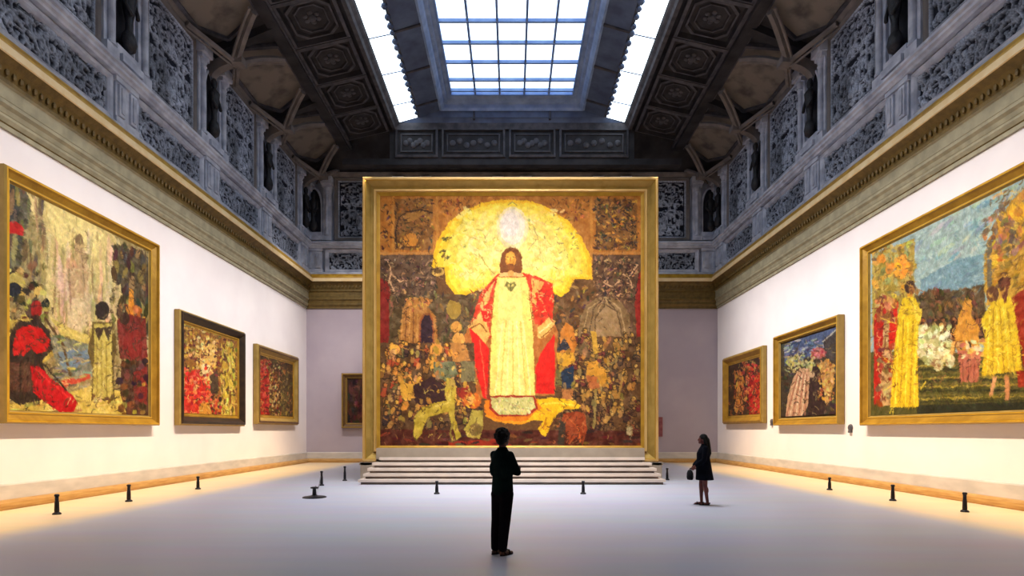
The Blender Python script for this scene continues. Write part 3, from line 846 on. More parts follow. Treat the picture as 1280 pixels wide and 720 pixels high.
    c.poly([(738, 414), (745, 414), (748, 440), (742, 442)], (200, 160, 52)); c.poly([(734, 452), (746, 450), (757, 462), (758, 474), (752, 482), (742, 468), (732, 470)], (200, 146, 44)); c.poly([(732, 468), (746, 470), (750, 484), (736, 486)], (176, 104, 50)); c.line([(744, 486), (743, 520), (741, 535)], 3, (156, 136, 70)); c.poly([(722, 440), (730, 424), (736, 430), (734, 446)], (104, 86, 50))
    c.line([(779, 470), (772, 495), (778, 500)], 3, (166, 128, 56))
    c.dabs(46, (478, 425, 588, 535), [(206, 160, 60), (176, 132, 50), (220, 170, 80), (150, 140, 70)], 2.6, 4.2, ang=(-.5, .5), a=.8); c.dabs(46, (700, 420, 796, 530), [(190, 146, 56), (160, 124, 50), (206, 160, 70), (140, 120, 60)], 2.4, 4.5, ang=(-.5, .5), a=.8)
    # animals
    f7 = lambda L: [(470 + x / 4.11, 390 + y / 4.11) for x, y in L]
    f8 = lambda L: [(640 + x / 4.11, 390 + y / 4.11) for x, y in L]
    c.poly([(473, 536), (803, 538), (803, 560), (473, 560)], (86, 40, 22), jit=40)
    c.poly([(560, 552), (625, 548), (640, 556), (600, 560), (560, 560)], (150, 44, 22), jit=20); c.dabs(60, (476, 538, 800, 558), [(60, 40, 24), (120, 60, 30), (110, 84, 46), (76, 30, 20)], 6, 1.6, ang=(-.3, .3))
    lamb = f7([(195, 540), (230, 495), (290, 468), (360, 455), (350, 400), (362, 340), (395, 350), (410, 400), (402, 470), (400, 540), (432, 640), (412, 660), (385, 580), (370, 512), (300, 528), (262, 545), (240, 590), (228, 630), (205, 660), (190, 640)])
    c.poly(lamb, (104, 88, 30), wob=2); c.poly([(x + .5, y - 1) for x, y in lamb], (186, 166, 52), wob=2, jit=30); c.line(f7([(300, 480), (370, 465), (385, 400)]), 2.4, (206, 190, 80))
    c.ell(565, 478, 4, 5, (170, 146, 60)); c.line(f7([(285, 540), (300, 600), (295, 660)]), 2, (110, 70, 36)); c.line(f7([(395, 560), (380, 620), (395, 660)]), 2.2, (136, 120, 44))
    c.ell(590, 500, 11, 10, (206, 110, 34)); c.dabs(16, (582, 492, 598, 508), [(240, 176, 60), (150, 60, 24), (228, 140, 50)], 3, 1.2); c.ell(588, 500, 4, 5, (236, 176, 80))
    c.poly(f7([(490, 500), (545, 500), (550, 580), (530, 650), (470, 640), (450, 600), (475, 560)]), (170, 156, 60), jit=30); c.ell(594, 536, 8, 8, (120, 100, 46)); c.line([(580, 536), (590, 545), (600, 545)], 1.8, (190, 170, 70))
    c.poly(f8([(262, 520), (330, 505), (375, 520), (385, 600), (360, 685), (330, 640), (290, 680), (280, 620), (255, 560)]), (150, 66, 26), jit=30); c.line(f8([(290, 540), (340, 600), (350, 670)]), 2, (196, 100, 40)); c.line(f8([(260, 560), (250, 680)]), 8, (60, 52, 34))
    # rug
    c.ell(641, 508, 34, 15, (150, 44, 22), wob=1); c.poly([(606, 500), (672, 498), (680, 512), (664, 524), (640, 528), (616, 524), (604, 514)], (226, 130, 26), wob=1.5)
    c.poly([(612, 494), (668, 494), (672, 510), (660, 520), (622, 520), (611, 510)], (160, 50, 28), wob=1); c.poly([(613, 496), (666, 496), (669, 508), (658, 518), (624, 518), (614, 508)], (204, 202, 118), wob=1, jit=26)
    c.dabs(70, (616, 499, 664, 516), [(236, 230, 160), (150, 160, 92), (180, 176, 96), (222, 214, 120)], 2, .9)
    c.poly([(611, 430), (612, 500), (608, 498)], (140, 60, 30)); c.line([(606, 518), (622, 526), (650, 528), (680, 520)], 3, (240, 160, 30))
    lion = f8([(125, 450), (200, 438), (300, 448), (352, 478), (340, 492), (262, 498), (225, 528), (195, 580), (172, 640), (150, 628), (132, 596), (160, 560), (120, 552), (70, 560), (110, 520), (150, 490)])
    c.poly(lion, (238, 190, 24), wob=1.5, jit=20); c.line(f8([(150, 470), (240, 465), (320, 478)]), 2, (250, 216, 60)); c.line(f8([(175, 540), (160, 600)]), 2, (196, 130, 20))
    c.ell(786, 538, 4, 6, (190, 176, 120)); c.line([(783, 530), (790, 534), (788, 548)], 1.6, (150, 130, 80))
    c.line([(473, 559), (803, 559)], 2.5, (60, 26, 16))
    dk = [(50, 32, 18), (70, 46, 24), (40, 30, 22)]
    c.squig(230, (476, 372, 590, 555), dk + [(150, 108, 50)], 7, .8); c.squig(230, (696, 400, 800, 555), dk + [(160, 124, 64)], 7, .8)
    c.squig(150, (478, 320, 548, 380), dk + [(170, 136, 90)], 7, .8); c.squig(150, (742, 320, 798, 380), dk + [(180, 140, 90)], 7, .8)
    c.squig(90, (478, 248, 541, 312), dk, 6, .9); c.squig(130, (744, 248, 797, 312), dk, 6, .9); c.squig(30, (550, 248, 600, 264), dk, 5, .8, .5); c.squig(30, (690, 248, 738, 270), dk, 5, .8, .5)
    c.squig(40, (570, 270, 620, 350), [(206, 186, 70), (180, 164, 70), (252, 244, 170)], 9, .9, .6); c.squig(40, (660, 270, 725, 350), [(206, 186, 80), (180, 166, 80), (252, 244, 170)], 9, .9, .6)
    c.squig(26, (590, 350, 614, 405), [(150, 60, 26), (250, 200, 120)], 8, 1); c.squig(26, (664, 350, 692, 405), [(150, 50, 26), (250, 190, 110)], 8, 1)
    c.squig(60, (520, 460, 600, 548), [(70, 56, 24), (206, 186, 84)], 8, .9); c.squig(30, (672, 505, 735, 550), [(90, 44, 20), (190, 110, 50)], 8, 1)
    return c.finish(16000, 3.2, 1.1, 8)

def paint_left_big(nx, nz, mp):
    c = Canvas(nx, nz, mp, 8, (150, 130, 84))
    c.poly([(0, 180), (200, 280), (200, 540), (0, 540)], (158, 138, 88), jit=50)
    # light
    c.poly([(30, 215), (140, 290), (165, 330), (150, 400), (90, 420), (55, 380), (50, 300)], (214, 190, 122), jit=30, wob=8)
    c.poly([(45, 228), (120, 280), (135, 300), (100, 340), (70, 300)], (232, 208, 132), wob=8)
    c.poly([(4, 215), (32, 230), (40, 262), (30, 300), (24, 350), (4, 380)], (88, 80, 62), jit=50, wob=6)
    c.poly([(4, 212), (22, 222), (26, 262), (4, 300)], (58, 56, 52), jit=30, wob=6)
    c.dabs(60, (6, 225, 55, 380), [(70, 62, 44), (140, 120, 76), (180, 158, 100), (96, 84, 56)], 3, 14, ang=(-.15, .15), a=.7)
    c.dabs(70, (50, 300, 150, 410), [(190, 168, 116), (222, 196, 150), (160, 140, 92), (228, 186, 150), (206, 176, 120)], 2.6, 22, ang=(-.12, .12), a=.6)
    c.poly([(82, 330), (112, 330), (112, 400), (100, 416), (84, 410)], (216, 186, 146), a=.7, wob=6)
    c.poly([(96, 296), (104, 298), (108, 318), (112, 345), (104, 372), (90, 372), (84, 345), (90, 316)], (186, 150, 104), a=.75); c.ell(99, 299, 5, 7, (130, 104, 70)); c.line([(90, 306), (97, 314), (110, 318)], 2.2, (140, 112, 76)); c.ell(89, 330, 7, 9, (212, 148, 108), a=.6); c.line([(102, 310), (106, 360)], 1.5, (150, 122, 84)); c.squig(26, (84, 290, 114, 340), [(120, 96, 60), (222, 190, 140)], 9, 1.2)
    c.poly([(10, 278), (20, 276), (31, 286), (30, 294), (12, 292)], (184, 34, 28))
    c.poly([(140, 305), (165, 308), (186, 322), (188, 420), (160, 420), (150, 350)], (84, 72, 50), jit=50, wob=6)
    c.dabs(60, (140, 305, 186, 420), [(60, 50, 36), (120, 98, 58), (150, 118, 64), (78, 62, 40)], 3, 8, ang=(-.4, .4))
    c.poly([(162, 360), (167, 362), (168, 394), (160, 394)], (222, 140, 40)); c.dabs(10, (156, 380, 184, 398), [(170, 90, 40), (206, 130, 50)], 3, 4)
    c.dabs(46, (34, 240, 140, 400), [(150, 128, 80), (120, 100, 60), (176, 150, 100)], 1.3, 20, ang=(-.1, .1), a=.55)
    # left crowd
    c.dabs(80, (6, 330, 60, 420), [(40, 34, 28), (190, 166, 84), (120, 96, 54), (76, 62, 40), (206, 176, 90), (90, 34, 26)], 5, 4)
    c.ell(20, 352, 10, 12, (190, 166, 84)); c.ell(18, 362, 9, 9, (38, 38, 44)); c.ell(46, 386, 7, 11, (160, 34, 28)); c.ell(44, 399, 8, 6, (60, 36, 26))
    c.poly([(8, 400), (40, 398), (62, 410), (70, 440), (60, 450), (30, 460), (8, 440)], (196, 168, 76), jit=40)
    # middle ground: water and paths
    c.poly([(60, 420), (116, 424), (118, 470), (76, 470)], (126, 122, 100), jit=40); c.poly([(72, 440), (112, 434), (114, 452), (80, 462)], (112, 128, 140), jit=20, wob=5)
    c.poly([(76, 476), (112, 466), (114, 472), (82, 484)], (190, 70, 48)); c.poly([(60, 392), (76, 404), (112, 420), (110, 430), (78, 420)], (206, 182, 94)); c.line([(56, 396), (80, 432), (88, 470)], 3, (90, 66, 36))
    c.dabs(40, (62, 420, 118, 485), [(160, 150, 110), (96, 88, 66), (190, 166, 90), (130, 132, 124)], 6, 1.5, ang=(-.3, .1))
    # ground
    c.poly([(0, 505), (60, 498), (120, 480), (190, 500), (190, 535), (0, 540)], (206, 178, 82), jit=30)
    c.dabs(70, (4, 500, 185, 530), [(220, 194, 96), (180, 150, 66), (150, 124, 54), (214, 190, 104)], 8, 1.6, ang=(-.25, .1))
    # kneeling figure in red
    c.poly([(8, 430), (20, 404), (46, 398), (62, 412), (66, 436), (52, 452), (60, 470), (52, 500), (24, 506), (8, 494)], (52, 38, 28), jit=20)
    c.poly([(16, 432), (22, 412), (38, 406), (52, 410), (62, 424), (60, 438), (46, 442), (40, 436), (30, 444), (18, 444)], (192, 26, 22), jit=16)
    c.poly([(12, 452), (40, 452), (40, 490), (14, 488)], (88, 56, 40), jit=26); c.line([(26, 452), (26, 490)], 2, (44, 30, 22))
    c.poly([(38, 456), (50, 458), (66, 474), (92, 494), (97, 504), (92, 514), (76, 515), (56, 502), (42, 490)], (186, 20, 24), jit=18); c.line([(44, 460), (90, 500)], 2.2, (216, 50, 44)); c.line([(52, 452), (72, 474), (84, 488)], 2.4, (46, 34, 24))
    # standing woman
    c.poly([(116, 402), (142, 402), (146, 430), (142, 460), (144, 500), (114, 500), (116, 460), (110, 440)], (104, 84, 40)); c.poly([(118, 404), (140, 404), (140, 440), (141, 498), (116, 498), (118, 450)], (188, 168, 80), jit=30)
    for x in (121, 127, 133, 138): c.line([(x, 425), (x + .5, 496)], 1.4, (150, 130, 60) if x % 2 else (210, 190, 104))
    c.ell(128, 388, 9, 12, (54, 42, 34)); c.poly([(118, 410), (124, 426), (130, 412), (136, 426), (141, 408)], (70, 54, 36)); c.line([(114, 410), (110, 430)], 3, (200, 176, 86)); c.dabs(12, (114, 494, 144, 504), [(220, 196, 120), (90, 74, 40)], 3, 1.5)
    # red figures on the right
    c.poly([(146, 400), (160, 392), (182, 398), (186, 470), (172, 450), (150, 448)], (122, 46, 36), jit=34); c.ell(166, 430, 12, 20, (134, 42, 34)); c.ell(156, 398, 6, 8, (70, 44, 30)); c.poly([(152, 450), (186, 450), (188, 522), (160, 524), (150, 490)], (78, 50, 34), jit=44)
    c.poly([(166, 460), (184, 458), (184, 505), (168, 500)], (128, 40, 34)); c.dabs(40, (148, 450, 186, 522), [(60, 44, 30), (160, 130, 60), (110, 60, 40), (44, 32, 24)], 3.5, 4)
    c.squig(130, (6, 380, 66, 520), [(56, 40, 26), (80, 60, 36)], 9, 1.3); c.squig(120, (140, 310, 186, 525), [(56, 40, 26), (80, 60, 36)], 10, 1.3); c.squig(70, (66, 400, 146, 520), [(90, 70, 40), (226, 206, 130)], 9, 1.1)
    c.squig(60, (40, 230, 140, 400), [(170, 146, 92), (236, 214, 150)], 12, 1.6, .5)
    return c.finish(20000, 4.2, 1.3, 9)

def paint_right_big(nx, nz, mp):
    c = Canvas(nx, nz, mp, 9, (150, 168, 160))
    c.poly([(1085, 200), (1330, 100), (1330, 400), (1085, 400)], (154, 172, 162), jit=30)
    c.dabs(220, (1095, 190, 1310, 365), [(132, 158, 158), (172, 184, 166), (116, 146, 152), (188, 194, 166), (150, 170, 160)], 10, 2.4, ang=(-.9, -.4), a=.7)
    c.poly([(1192, 325), (1228, 318), (1228, 372), (1150, 376), (1150, 350)], (112, 142, 150), a=.8, jit=20)
    c.poly([(1090, 318), (1143, 298), (1143, 400), (1090, 420)], (168, 142, 62), jit=50)
    c.dabs(60, (1092, 305, 1143, 380), [(206, 150, 50), (190, 170, 90), (120, 104, 50), (226, 160, 60), (150, 150, 100)], 5, 3); c.dabs(16, (1100, 320, 1136, 345), [(232, 160, 44), (222, 140, 40)], 5, 4)
    c.poly([(1143, 372), (1160, 362), (1190, 362), (1230, 356), (1232, 420), (1143, 420)], (86, 66, 38), jit=40, wob=5)
    c.dabs(70, (1143, 362, 1230, 410), [(60, 46, 30), (120, 86, 44), (150, 96, 46), (90, 78, 54)], 5, 2.5)
    c.poly([(1228, 330), (1240, 290), (1262, 252), (1284, 228), (1330, 190), (1330, 400), (1232, 380)], (186, 138, 44), jit=50, wob=8)
    c.dabs(120, (1236, 240, 1320, 372), [(212, 160, 50), (150, 108, 46), (120, 96, 60), (226, 176, 60), (200, 132, 40)], 7, 3, ang=(-1.2, -.3)); c.dabs(40, (1230, 270, 1275, 320), [(106, 84, 58), (140, 110, 80), (190, 120, 70)], 5, 3)
    c.ell(1272, 264, 12, 12, (236, 176, 44)); c.ell(1272, 265, 6, 6, (200, 132, 40)); c.line([(1236, 300), (1236, 360)], 6, (110, 96, 70))
    # ground
    c.poly([(1085, 440), (1330, 440), (1330, 540), (1085, 530)], (84, 78, 34), jit=24)
    for k in range(14):
        y = 458 + k * 4.4
        c.line([(1146, y + random.uniform(-1, 1)), (1320, y - 3 + random.uniform(-2, 2))], 1.9, (160, 138, 50) if k % 3 == 0 else ((50, 50, 26) if k % 3 == 1 else (112, 100, 42)), wob=4)
    c.poly([(1146, 506), (1330, 500), (1330, 535), (1146, 525)], (44, 44, 26), jit=12)
    # middle crowd
    c.crowd(30, (1150, 398, 1232, 425), [(190, 140, 70), (150, 90, 50)], [(110, 70, 36), (170, 110, 50), (90, 60, 40), (190, 140, 70)], 5)
    c.ell(1166, 432, 22, 25, (190, 180, 116)); c.dabs(90, (1147, 408, 1190, 460), [(232, 224, 164), (210, 200, 130), (160, 150, 90), (240, 232, 180)], 4.5, 3)
    c.poly([(1198, 395), (1206, 372), (1214, 376), (1214, 395), (1224, 410), (1222, 440), (1196, 440), (1192, 415)], (206, 142, 52), jit=24)
    c.poly([(1196, 438), (1226, 438), (1222, 477), (1200, 477)], (184, 104, 76), jit=24); c.dabs(30, (1194, 426, 1230, 446), [(236, 216, 150), (220, 176, 90), (206, 120, 80)], 4, 2.5)
    for x in (1203, 1210, 1217): c.line([(x, 448), (x, 476)], 1.4, (140, 70, 54))
    # figures on the left
    c.poly([(1092, 396), (1102, 376), (1110, 392), (1104, 450), (1102, 505), (1092, 505)], (176, 36, 22), jit=24); c.poly([(1104, 400), (1114, 400), (1116, 505), (1100, 508)], (186, 146, 90), jit=50); c.poly([(1112, 372), (1122, 376), (1120, 430), (1110, 440)], (206, 40, 22), jit=14)
    c.dabs(24, (1096, 372, 1118, 400), [(206, 120, 70), (120, 50, 30), (150, 90, 50)], 4, 4); c.dabs(30, (1098, 430, 1116, 505), [(196, 160, 90), (120, 90, 50), (160, 60, 30)], 3, 5)
    c.ell(1137, 359, 7, 9, (64, 42, 28)); c.ell(1139, 362, 4, 6, (126, 78, 46)); c.poly([(1128, 372), (1143, 370), (1152, 392), (1148, 405), (1146, 440), (1148, 508), (1112, 509), (1117, 440), (1122, 395)], (224, 184, 30), jit=16)
    for k, x in enumerate((1119, 1125, 1131, 1137, 1142)): c.line([(x + 4, 400), (x, 505)], 1.5, (184, 138, 26) if k % 2 else (244, 212, 60))
    c.poly([(1142, 380), (1152, 388), (1150, 402), (1144, 400)], (244, 208, 66))
    # robed pair on the right
    c.poly([(1264, 372), (1282, 358), (1296, 368), (1300, 480), (1272, 484), (1266, 440)], (156, 48, 24), jit=30); c.poly([(1296, 380), (1322, 372), (1326, 490), (1298, 488)], (196, 140, 60), jit=30); c.ell(1288, 350, 7, 10, (60, 36, 24)); c.ell(1310, 356, 8, 10, (80, 46, 28))
    c.ell(1240, 368, 8, 10, (104, 66, 40)); c.poly([(1233, 386), (1241, 376), (1262, 370), (1266, 382), (1272, 420), (1278, 462), (1226, 470), (1230, 420), (1226, 398)], (226, 188, 40), jit=16)
    c.ell(1254, 352, 8, 12, (82, 46, 30)); c.ell(1256, 355, 5, 8, (120, 66, 40)); c.poly([(1248, 362), (1260, 362), (1256, 380)], (110, 60, 36))
    for k, x in enumerate((1233, 1240, 1247, 1254, 1261, 1268)): c.line([(1247 + (x - 1250) * .6, 385), (x, 466)], 1.5, (176, 136, 30) if k % 2 else (244, 214, 76))
    c.line([(1243, 470), (1238, 494)], 5, (206, 146, 96)); c.line([(1258, 468), (1258, 500)], 5.5, (200, 134, 84)); c.line([(1274, 430), (1278, 464)], 2, (90, 50, 26))
    c.squig(120, (1092, 300, 1143, 400), [(110, 80, 40), (200, 150, 60)], 7, 1.2); c.squig(120, (1143, 360, 1232, 480), [(60, 40, 26), (150, 100, 56)], 8, 1.2); c.squig(140, (1232, 230, 1322, 370), [(110, 80, 46), (226, 170, 70)], 10, 1.6)
    c.squig(90, (1143, 230, 1240, 360), [(176, 190, 176), (118, 146, 150)], 12, 1.8, .5); c.squig(60, (1112, 370, 1150, 508), [(170, 130, 30), (240, 206, 60)], 12, 1.1); c.squig(60, (1228, 375, 1276, 466), [(170, 130, 34), (244, 214, 76)], 12, 1.2); c.squig(60, (1092, 380, 1118, 505), [(100, 40, 26), (216, 160, 100)], 9, 1.2)
    return c.finish(22000, 4.2, 1.3, 9)

def paint_left_mid(nx, nz, mp):
    c = Canvas(nx, nz, mp, 12, (150, 100, 44))
    c.ds = .58
    c.dabs(240, (226, 400, 296, 526), [(176, 140, 60), (120, 84, 40), (196, 158, 70), (90, 40, 34), (150, 96, 40)], 3.5, 2.5)
    c.dabs(50, (228, 405, 256, 450), [(90, 44, 44), (196, 150, 60), (130, 110, 56), (220, 180, 100)], 3, 3)
    c.poly([(252, 425), (270, 430), (272, 455), (258, 480), (250, 460)], (226, 178, 90), wob=8); c.ell(258, 462, 6, 8, (240, 214, 150)); c.dabs(40, (246, 420, 272, 480), [(236, 200, 120), (222, 166, 76), (240, 214, 140)], 3.5, 2.5)
    c.poly([(276, 428), (294, 436), (294, 520), (276, 520), (280, 470)], (200, 168, 62), jit=40, wob=6); c.dabs(70, (276, 430, 294, 520), [(214, 184, 76), (176, 144, 50), (224, 196, 96), (110, 80, 40)], 2, 6, ang=(-.2, .2))
    c.poly([(231, 470), (244, 462), (256, 474), (262, 500), (250, 522), (231, 524)], (204, 52, 36), jit=30, wob=6); c.dabs(60, (231, 460, 264, 520), [(214, 50, 36), (184, 36, 30), (228, 90, 56), (230, 130, 80)], 4, 3)
    c.poly([(262, 470), (272, 462), (274, 488), (264, 492)], (84, 64, 44)); c.poly([(250, 504), (262, 502), (266, 522), (248, 523)], (206, 140, 50)); c.dabs(20, (264, 490, 276, 520), [(190, 60, 36), (220, 120, 60), (60, 36, 30)], 3, 3)
    c.dabs(24, (256, 425, 284, 470), [(120, 64, 44), (90, 50, 40)], 3, 2)
    c.squig(170, (230, 405, 296, 522), [(56, 40, 26), (80, 60, 36)] + [(236, 200, 110), (120, 40, 30)], 6, 1)
    return c.finish(9000, 3.2, 1.1, 12)
def paint_left_small(nx, nz, mp):
    c = Canvas(nx, nz, mp, 13, (92, 64, 34))
    c.ds = .58
    c.dabs(120, (322, 440, 368, 526), [(70, 50, 30), (120, 84, 44), (90, 60, 34), (104, 84, 48)], 3, 3)
    c.poly([(325, 452), (332, 450), (338, 475), (336, 522), (326, 524)], (176, 48, 36), jit=30, wob=5); c.dabs(40, (325, 450, 338, 520), [(190, 50, 36), (150, 40, 30), (206, 90, 60)], 2, 4)
    c.dabs(60, (337, 456, 350, 522), [(200, 166, 96), (160, 110, 56), (220, 190, 120), (110, 60, 36)], 2, 3.5, ang=(-.3, .3))
    c.dabs(40, (351, 462, 362, 522), [(140, 112, 60), (104, 84, 44), (170, 140, 76), (66, 50, 30)], 2, 5, ang=(-.2, .2)); c.poly([(350, 470), (355, 458), (361, 468), (362, 510), (352, 515)], (112, 90, 48), a=.5)
    c.squig(110, (322, 440, 364, 522), [(56, 40, 26), (80, 60, 36)] + [(206, 160, 90)], 5, .9); c.squig(110, (912, 445, 954, 522), [(56, 40, 26), (80, 60, 36)] + [(206, 120, 60)], 5, .9)
    return c.finish(5000, 3, 1.1, 11)
def paint_right_small(nx, nz, mp):
    c = Canvas(nx, nz, mp, 14, (74, 50, 34))
    c.ds = .58
    c.dabs(100, (910, 445, 954, 524), [(60, 42, 30), (96, 64, 40), (80, 56, 38)], 3, 3)
    c.poly([(922, 462), (928, 478), (926, 515), (918, 514)], (200, 124, 56), jit=30, wob=4); c.dabs(24, (918, 465, 928, 515), [(212, 140, 66), (170, 96, 44)], 2, 5, ang=(-.2, .2))
    c.dabs(50, (926, 452, 944, 510), [(196, 110, 60), (150, 60, 36), (210, 140, 80), (90, 50, 34)], 2.4, 4, ang=(-.3, .3))
    c.poly([(936, 470), (952, 466), (953, 518), (936, 518)], (178, 38, 30), jit=30, wob=5); c.dabs(50, (934, 455, 953, 518), [(196, 44, 34), (150, 34, 28), (214, 80, 50)], 2.4, 4)
    c.squig(110, (322, 440, 364, 522), [(56, 40, 26), (80, 60, 36)] + [(206, 160, 90)], 5, .9); c.squig(110, (912, 445, 954, 522), [(56, 40, 26), (80, 60, 36)] + [(206, 120, 60)], 5, .9)
    return c.finish(5000, 3, 1.1, 11)
def paint_right_mid(nx, nz, mp):
    c = Canvas(nx, nz, mp, 15, (70, 58, 44))
    c.ds = .58
    g = lambda L: [(900 + x / 4.235, 385 + y / 4.235) for x, y in L]
    c.dabs(160, (975, 400, 1055, 524), [(60, 50, 40), (84, 70, 52), (100, 84, 56), (50, 44, 40)], 5, 3)
    c.poly(g([(340, 190), (500, 130), (640, 90), (600, 200), (520, 220), (400, 300), (340, 300)]), (80, 92, 124), jit=30, wob=6)
    c.dabs(40, (981, 425, 1035, 445), [(150, 156, 160), (96, 110, 146), (60, 64, 92), (190, 186, 166)], 6, 2, ang=(-.6, -.1))
    c.poly(g([(540, 170), (640, 95), (640, 300), (560, 260)]), (74, 66, 62)); c.line(g([(540, 180), (620, 110)]), 1.6, (180, 172, 156))
    c.dabs(50, (982, 444, 1018, 464), [(206, 196, 140), (170, 160, 110), (190, 180, 96)], 4, 2.4)
    c.poly(g([(345, 575), (358, 470), (385, 370), (420, 320), (470, 320), (475, 430), (470, 500), (430, 575)]), (206, 158, 120), jit=30, wob=4)
    for k in range(7): c.line(g([(410 + 8 * k, 350), (352 + 16 * k, 570)]), 1.3, (232, 196, 160) if k % 2 else (170, 110, 84))
    c.poly(g([(462, 575), (470, 400), (490, 310), (520, 300), (545, 380), (555, 480), (545, 575)]), (58, 38, 34), jit=16, wob=3)
    c.ell(*g([(485, 350)])[0], 3.5, 4.5, (206, 170, 130)); c.ell(*g([(522, 238)])[0], 8, 7, (186, 96, 90)); c.dabs(14, (1014, 436, 1032, 448), [(206, 130, 120), (170, 70, 70)], 3, 2)
    c.poly(g([(520, 300), (560, 270), (600, 300), (600, 400), (580, 480), (560, 520), (545, 420)]), (200, 150, 84), jit=40, wob=4); c.dabs(40, (1022, 450, 1042, 500), [(226, 190, 110), (190, 130, 70), (214, 170, 70), (150, 90, 50)], 3, 3)
    c.squig(140, (980, 420, 1052, 522), [(56, 40, 26), (80, 60, 36)] + [(150, 130, 90)], 7, 1)
    return c.finish(9000, 3.2, 1.1, 10)
def paint_back(nx, nz, mp):
    c = Canvas(nx, nz, mp, 16, (48, 30, 26))
    c.dabs(120, (425, 460, 480, 545), [(40, 24, 22), (70, 34, 28), (90, 40, 34), (56, 40, 30)], 3, 8, ang=(-.2, .2))
    c.dabs(10, (440, 480, 470, 520), [(130, 70, 50), (110, 50, 40)], 2, 4)
    return c.finish(1500, 4, 1.4, 8)

def displ(img):
    l = img.mean(-1) / 255.0
    return .004 + .006 * l

def picture(label, cat_group, loc, rz, w, h, prof, mis, mats, inset, img, canvas_out, gain=1.0, bottom=None):
    root = empty('framed_painting', loc, rz)
    tag(root, label, 'painting', cat_group)
    mb = MB(); frame_into(mb, w, h, prof, mis)
    mb.box(-w / 2 + .01, w / 2 - .01, -.02, 0, .01, h - .01, len(mats) - 1)
    mb.build('picture_frame', mats, root)
    nz, nx = img.shape[:2]
    colr = np.clip(srgb2lin(img) * gain * .80, 0, .95)
    me = grid_mesh('painted_canvas', w - 2 * inset, h - 2 * inset, nx, nz, canvas_out + displ(img), colr, M['canvas'], z0=inset)
    o = bpy.data.objects.new('painted_canvas', me); COL.objects.link(o); o.parent = root
    return root

# profile for the wall pictures: (inward offset, protrusion)
P_WALL = [(0, .02), (0, .22), (.03, .26), (.07, .26), (.10, .20), (.20, .12), (.22, .13), (.25, .13), (.28, .07), (.30, .06)]
I_WALL = [1, 1, 2, 0, 0, 1, 2, 1, 1]
gm = [M['gilt'], M['gilt_dull'], M['gilt_bright'], M['brownframe']]
def side_picture(side, d0, d1, z0, z1, inset, painter, nx, nz, label, prof=P_WALL, mis=I_WALL, mats=gm, gain=1.0):
    xw = W - .08
    mp = mapper_side(side, xw, d0 + inset, d1 - inset, z0 + inset, z1 - inset, nx, nz)
    img = painter(nx, nz, mp)
    rz = PI / 2 if side < 0 else -PI / 2
    return picture(label, None, (side * W, (d0 + d1) / 2, z0), rz, d1 - d0, z1 - z0, prof, mis, mats, inset, img, .065, gain)

side_picture(-1, 12.85, 18.5, 1.88, 7.45, .30, paint_left_big, 400, 400, 'huge gilt-framed painting of a kneeling red-robed figure, on the left wall nearest us')
P_B = [(0, .02), (0, .18), (.05, .21), (.06, .25), (.12, .27), (.16, .24), (.30, .10), (.34, .10), (.37, .07), (.42, .06)]
side_picture(-1, 19.7, 24.5, 1.9, 5.72, .42, paint_left_mid, 250, 220, 'red and yellow painting in a black frame with gilt rim, middle of left wall', P_B, [1, 1, 3, 3, 3, 3, 0, 0, 0], [M['gilt'], M['gilt_dull'], M['gilt_bright'], M['ebony']])
side_picture(-1, 25.7, 30.6, 2.0, 5.45, .42, paint_left_small, 210, 160, 'dark crowd painting with red edge in brown-gilt frame, farthest on left wall', P_B, [1, 1, 1, 3, 3, 1, 0, 0, 0], [M['gilt'], M['gilt_dull'], M['gilt_bright'], M['brownframe']], gain=.8)
side_picture(1, 12.2, 18.75, 1.88, 7.45, .30, paint_right_big, 450, 400, 'huge gilt-framed painting of yellow-robed figures under blue sky, on the right wall', gain=1.0)
side_picture(1, 20.0, 24.95, 1.93, 5.6, .36, paint_right_mid, 250, 200, 'gilt-framed painting of a pale pink gown beside a dark figure, middle of right wall', gain=.8)
side_picture(1, 26.1, 31.0, 2.05, 5.43, .42, paint_right_small, 210, 160, 'dark gilt-framed painting with orange and red figures, farthest on right wall', P_B, [1, 1, 1, 0, 0, 0, 0, 0, 0], gm, gain=.8)
img = paint_back(80, 100, mapper_front(430, 485, 468, 537, 80, 100))
picture('small dark maroon painting on the back wall, half hidden behind the giant altarpiece', None, (-7.9, D, 1.85), 0, 2.5, 2.95, P_WALL, I_WALL, [M['brownframe'], M['brownframe'], M['gilt_dull'], M['ebony']], .30, img, .065)

# ---- giant altarpiece
FD = 20.75       # plane of its back
P_MAIN = [(0, 0), (0, .46), (.03, .50), (.10, .50), (.12, .46), (.17, .38), (.25, .26), (.33, .21), (.36, .33), (.42, .33), (.44, .27), (.50, .24), (.55, .22)]
I_MAIN = [1, 0, 0, 1, 2, 2, 2, 0, 0, 0, 1, 1]
fw = 370 * 20.3 / F; fz0 = .66; fz1 = EYE + (538 - 221) * 20.28 / F
root = empty('altarpiece_painting', ((638 - 640) * 20.3 / F, FD, fz0)); tag(root, 'giant square gilt-framed painting of a robed haloed figure, standing on stone steps', 'painting')
mb = MB(); frame_into(mb, fw, fz1 - fz0, P_MAIN, I_MAIN); mb.box(-fw / 2 + .01, fw / 2 - .01, -.05, .12, .01, fz1 - fz0 - .01, 3)
mb.build('picture_frame', [M['gilt_big'], M['gilt'], M['gilt_dull'], M['brownframe']], root)
cz0 = EYE - (560 - 538) * 20.5 / F; cz1 = EYE + (538 - 240) * 20.5 / F; cwid = 330 * 20.5 / F
mb = MB()
mb.box(-cwid / 2 - .02, cwid / 2 + .02, -.50, -.06, .0, cz0 - fz0 - .0, 0)
mb.box(-cwid / 2 - .02, cwid / 2 + .02, -.54, -.50, .10, .16, 0); mb.box(-cwid / 2, cwid / 2, -.32, -.2, cz0 - fz0, cz0 - fz0 + .02, 1)
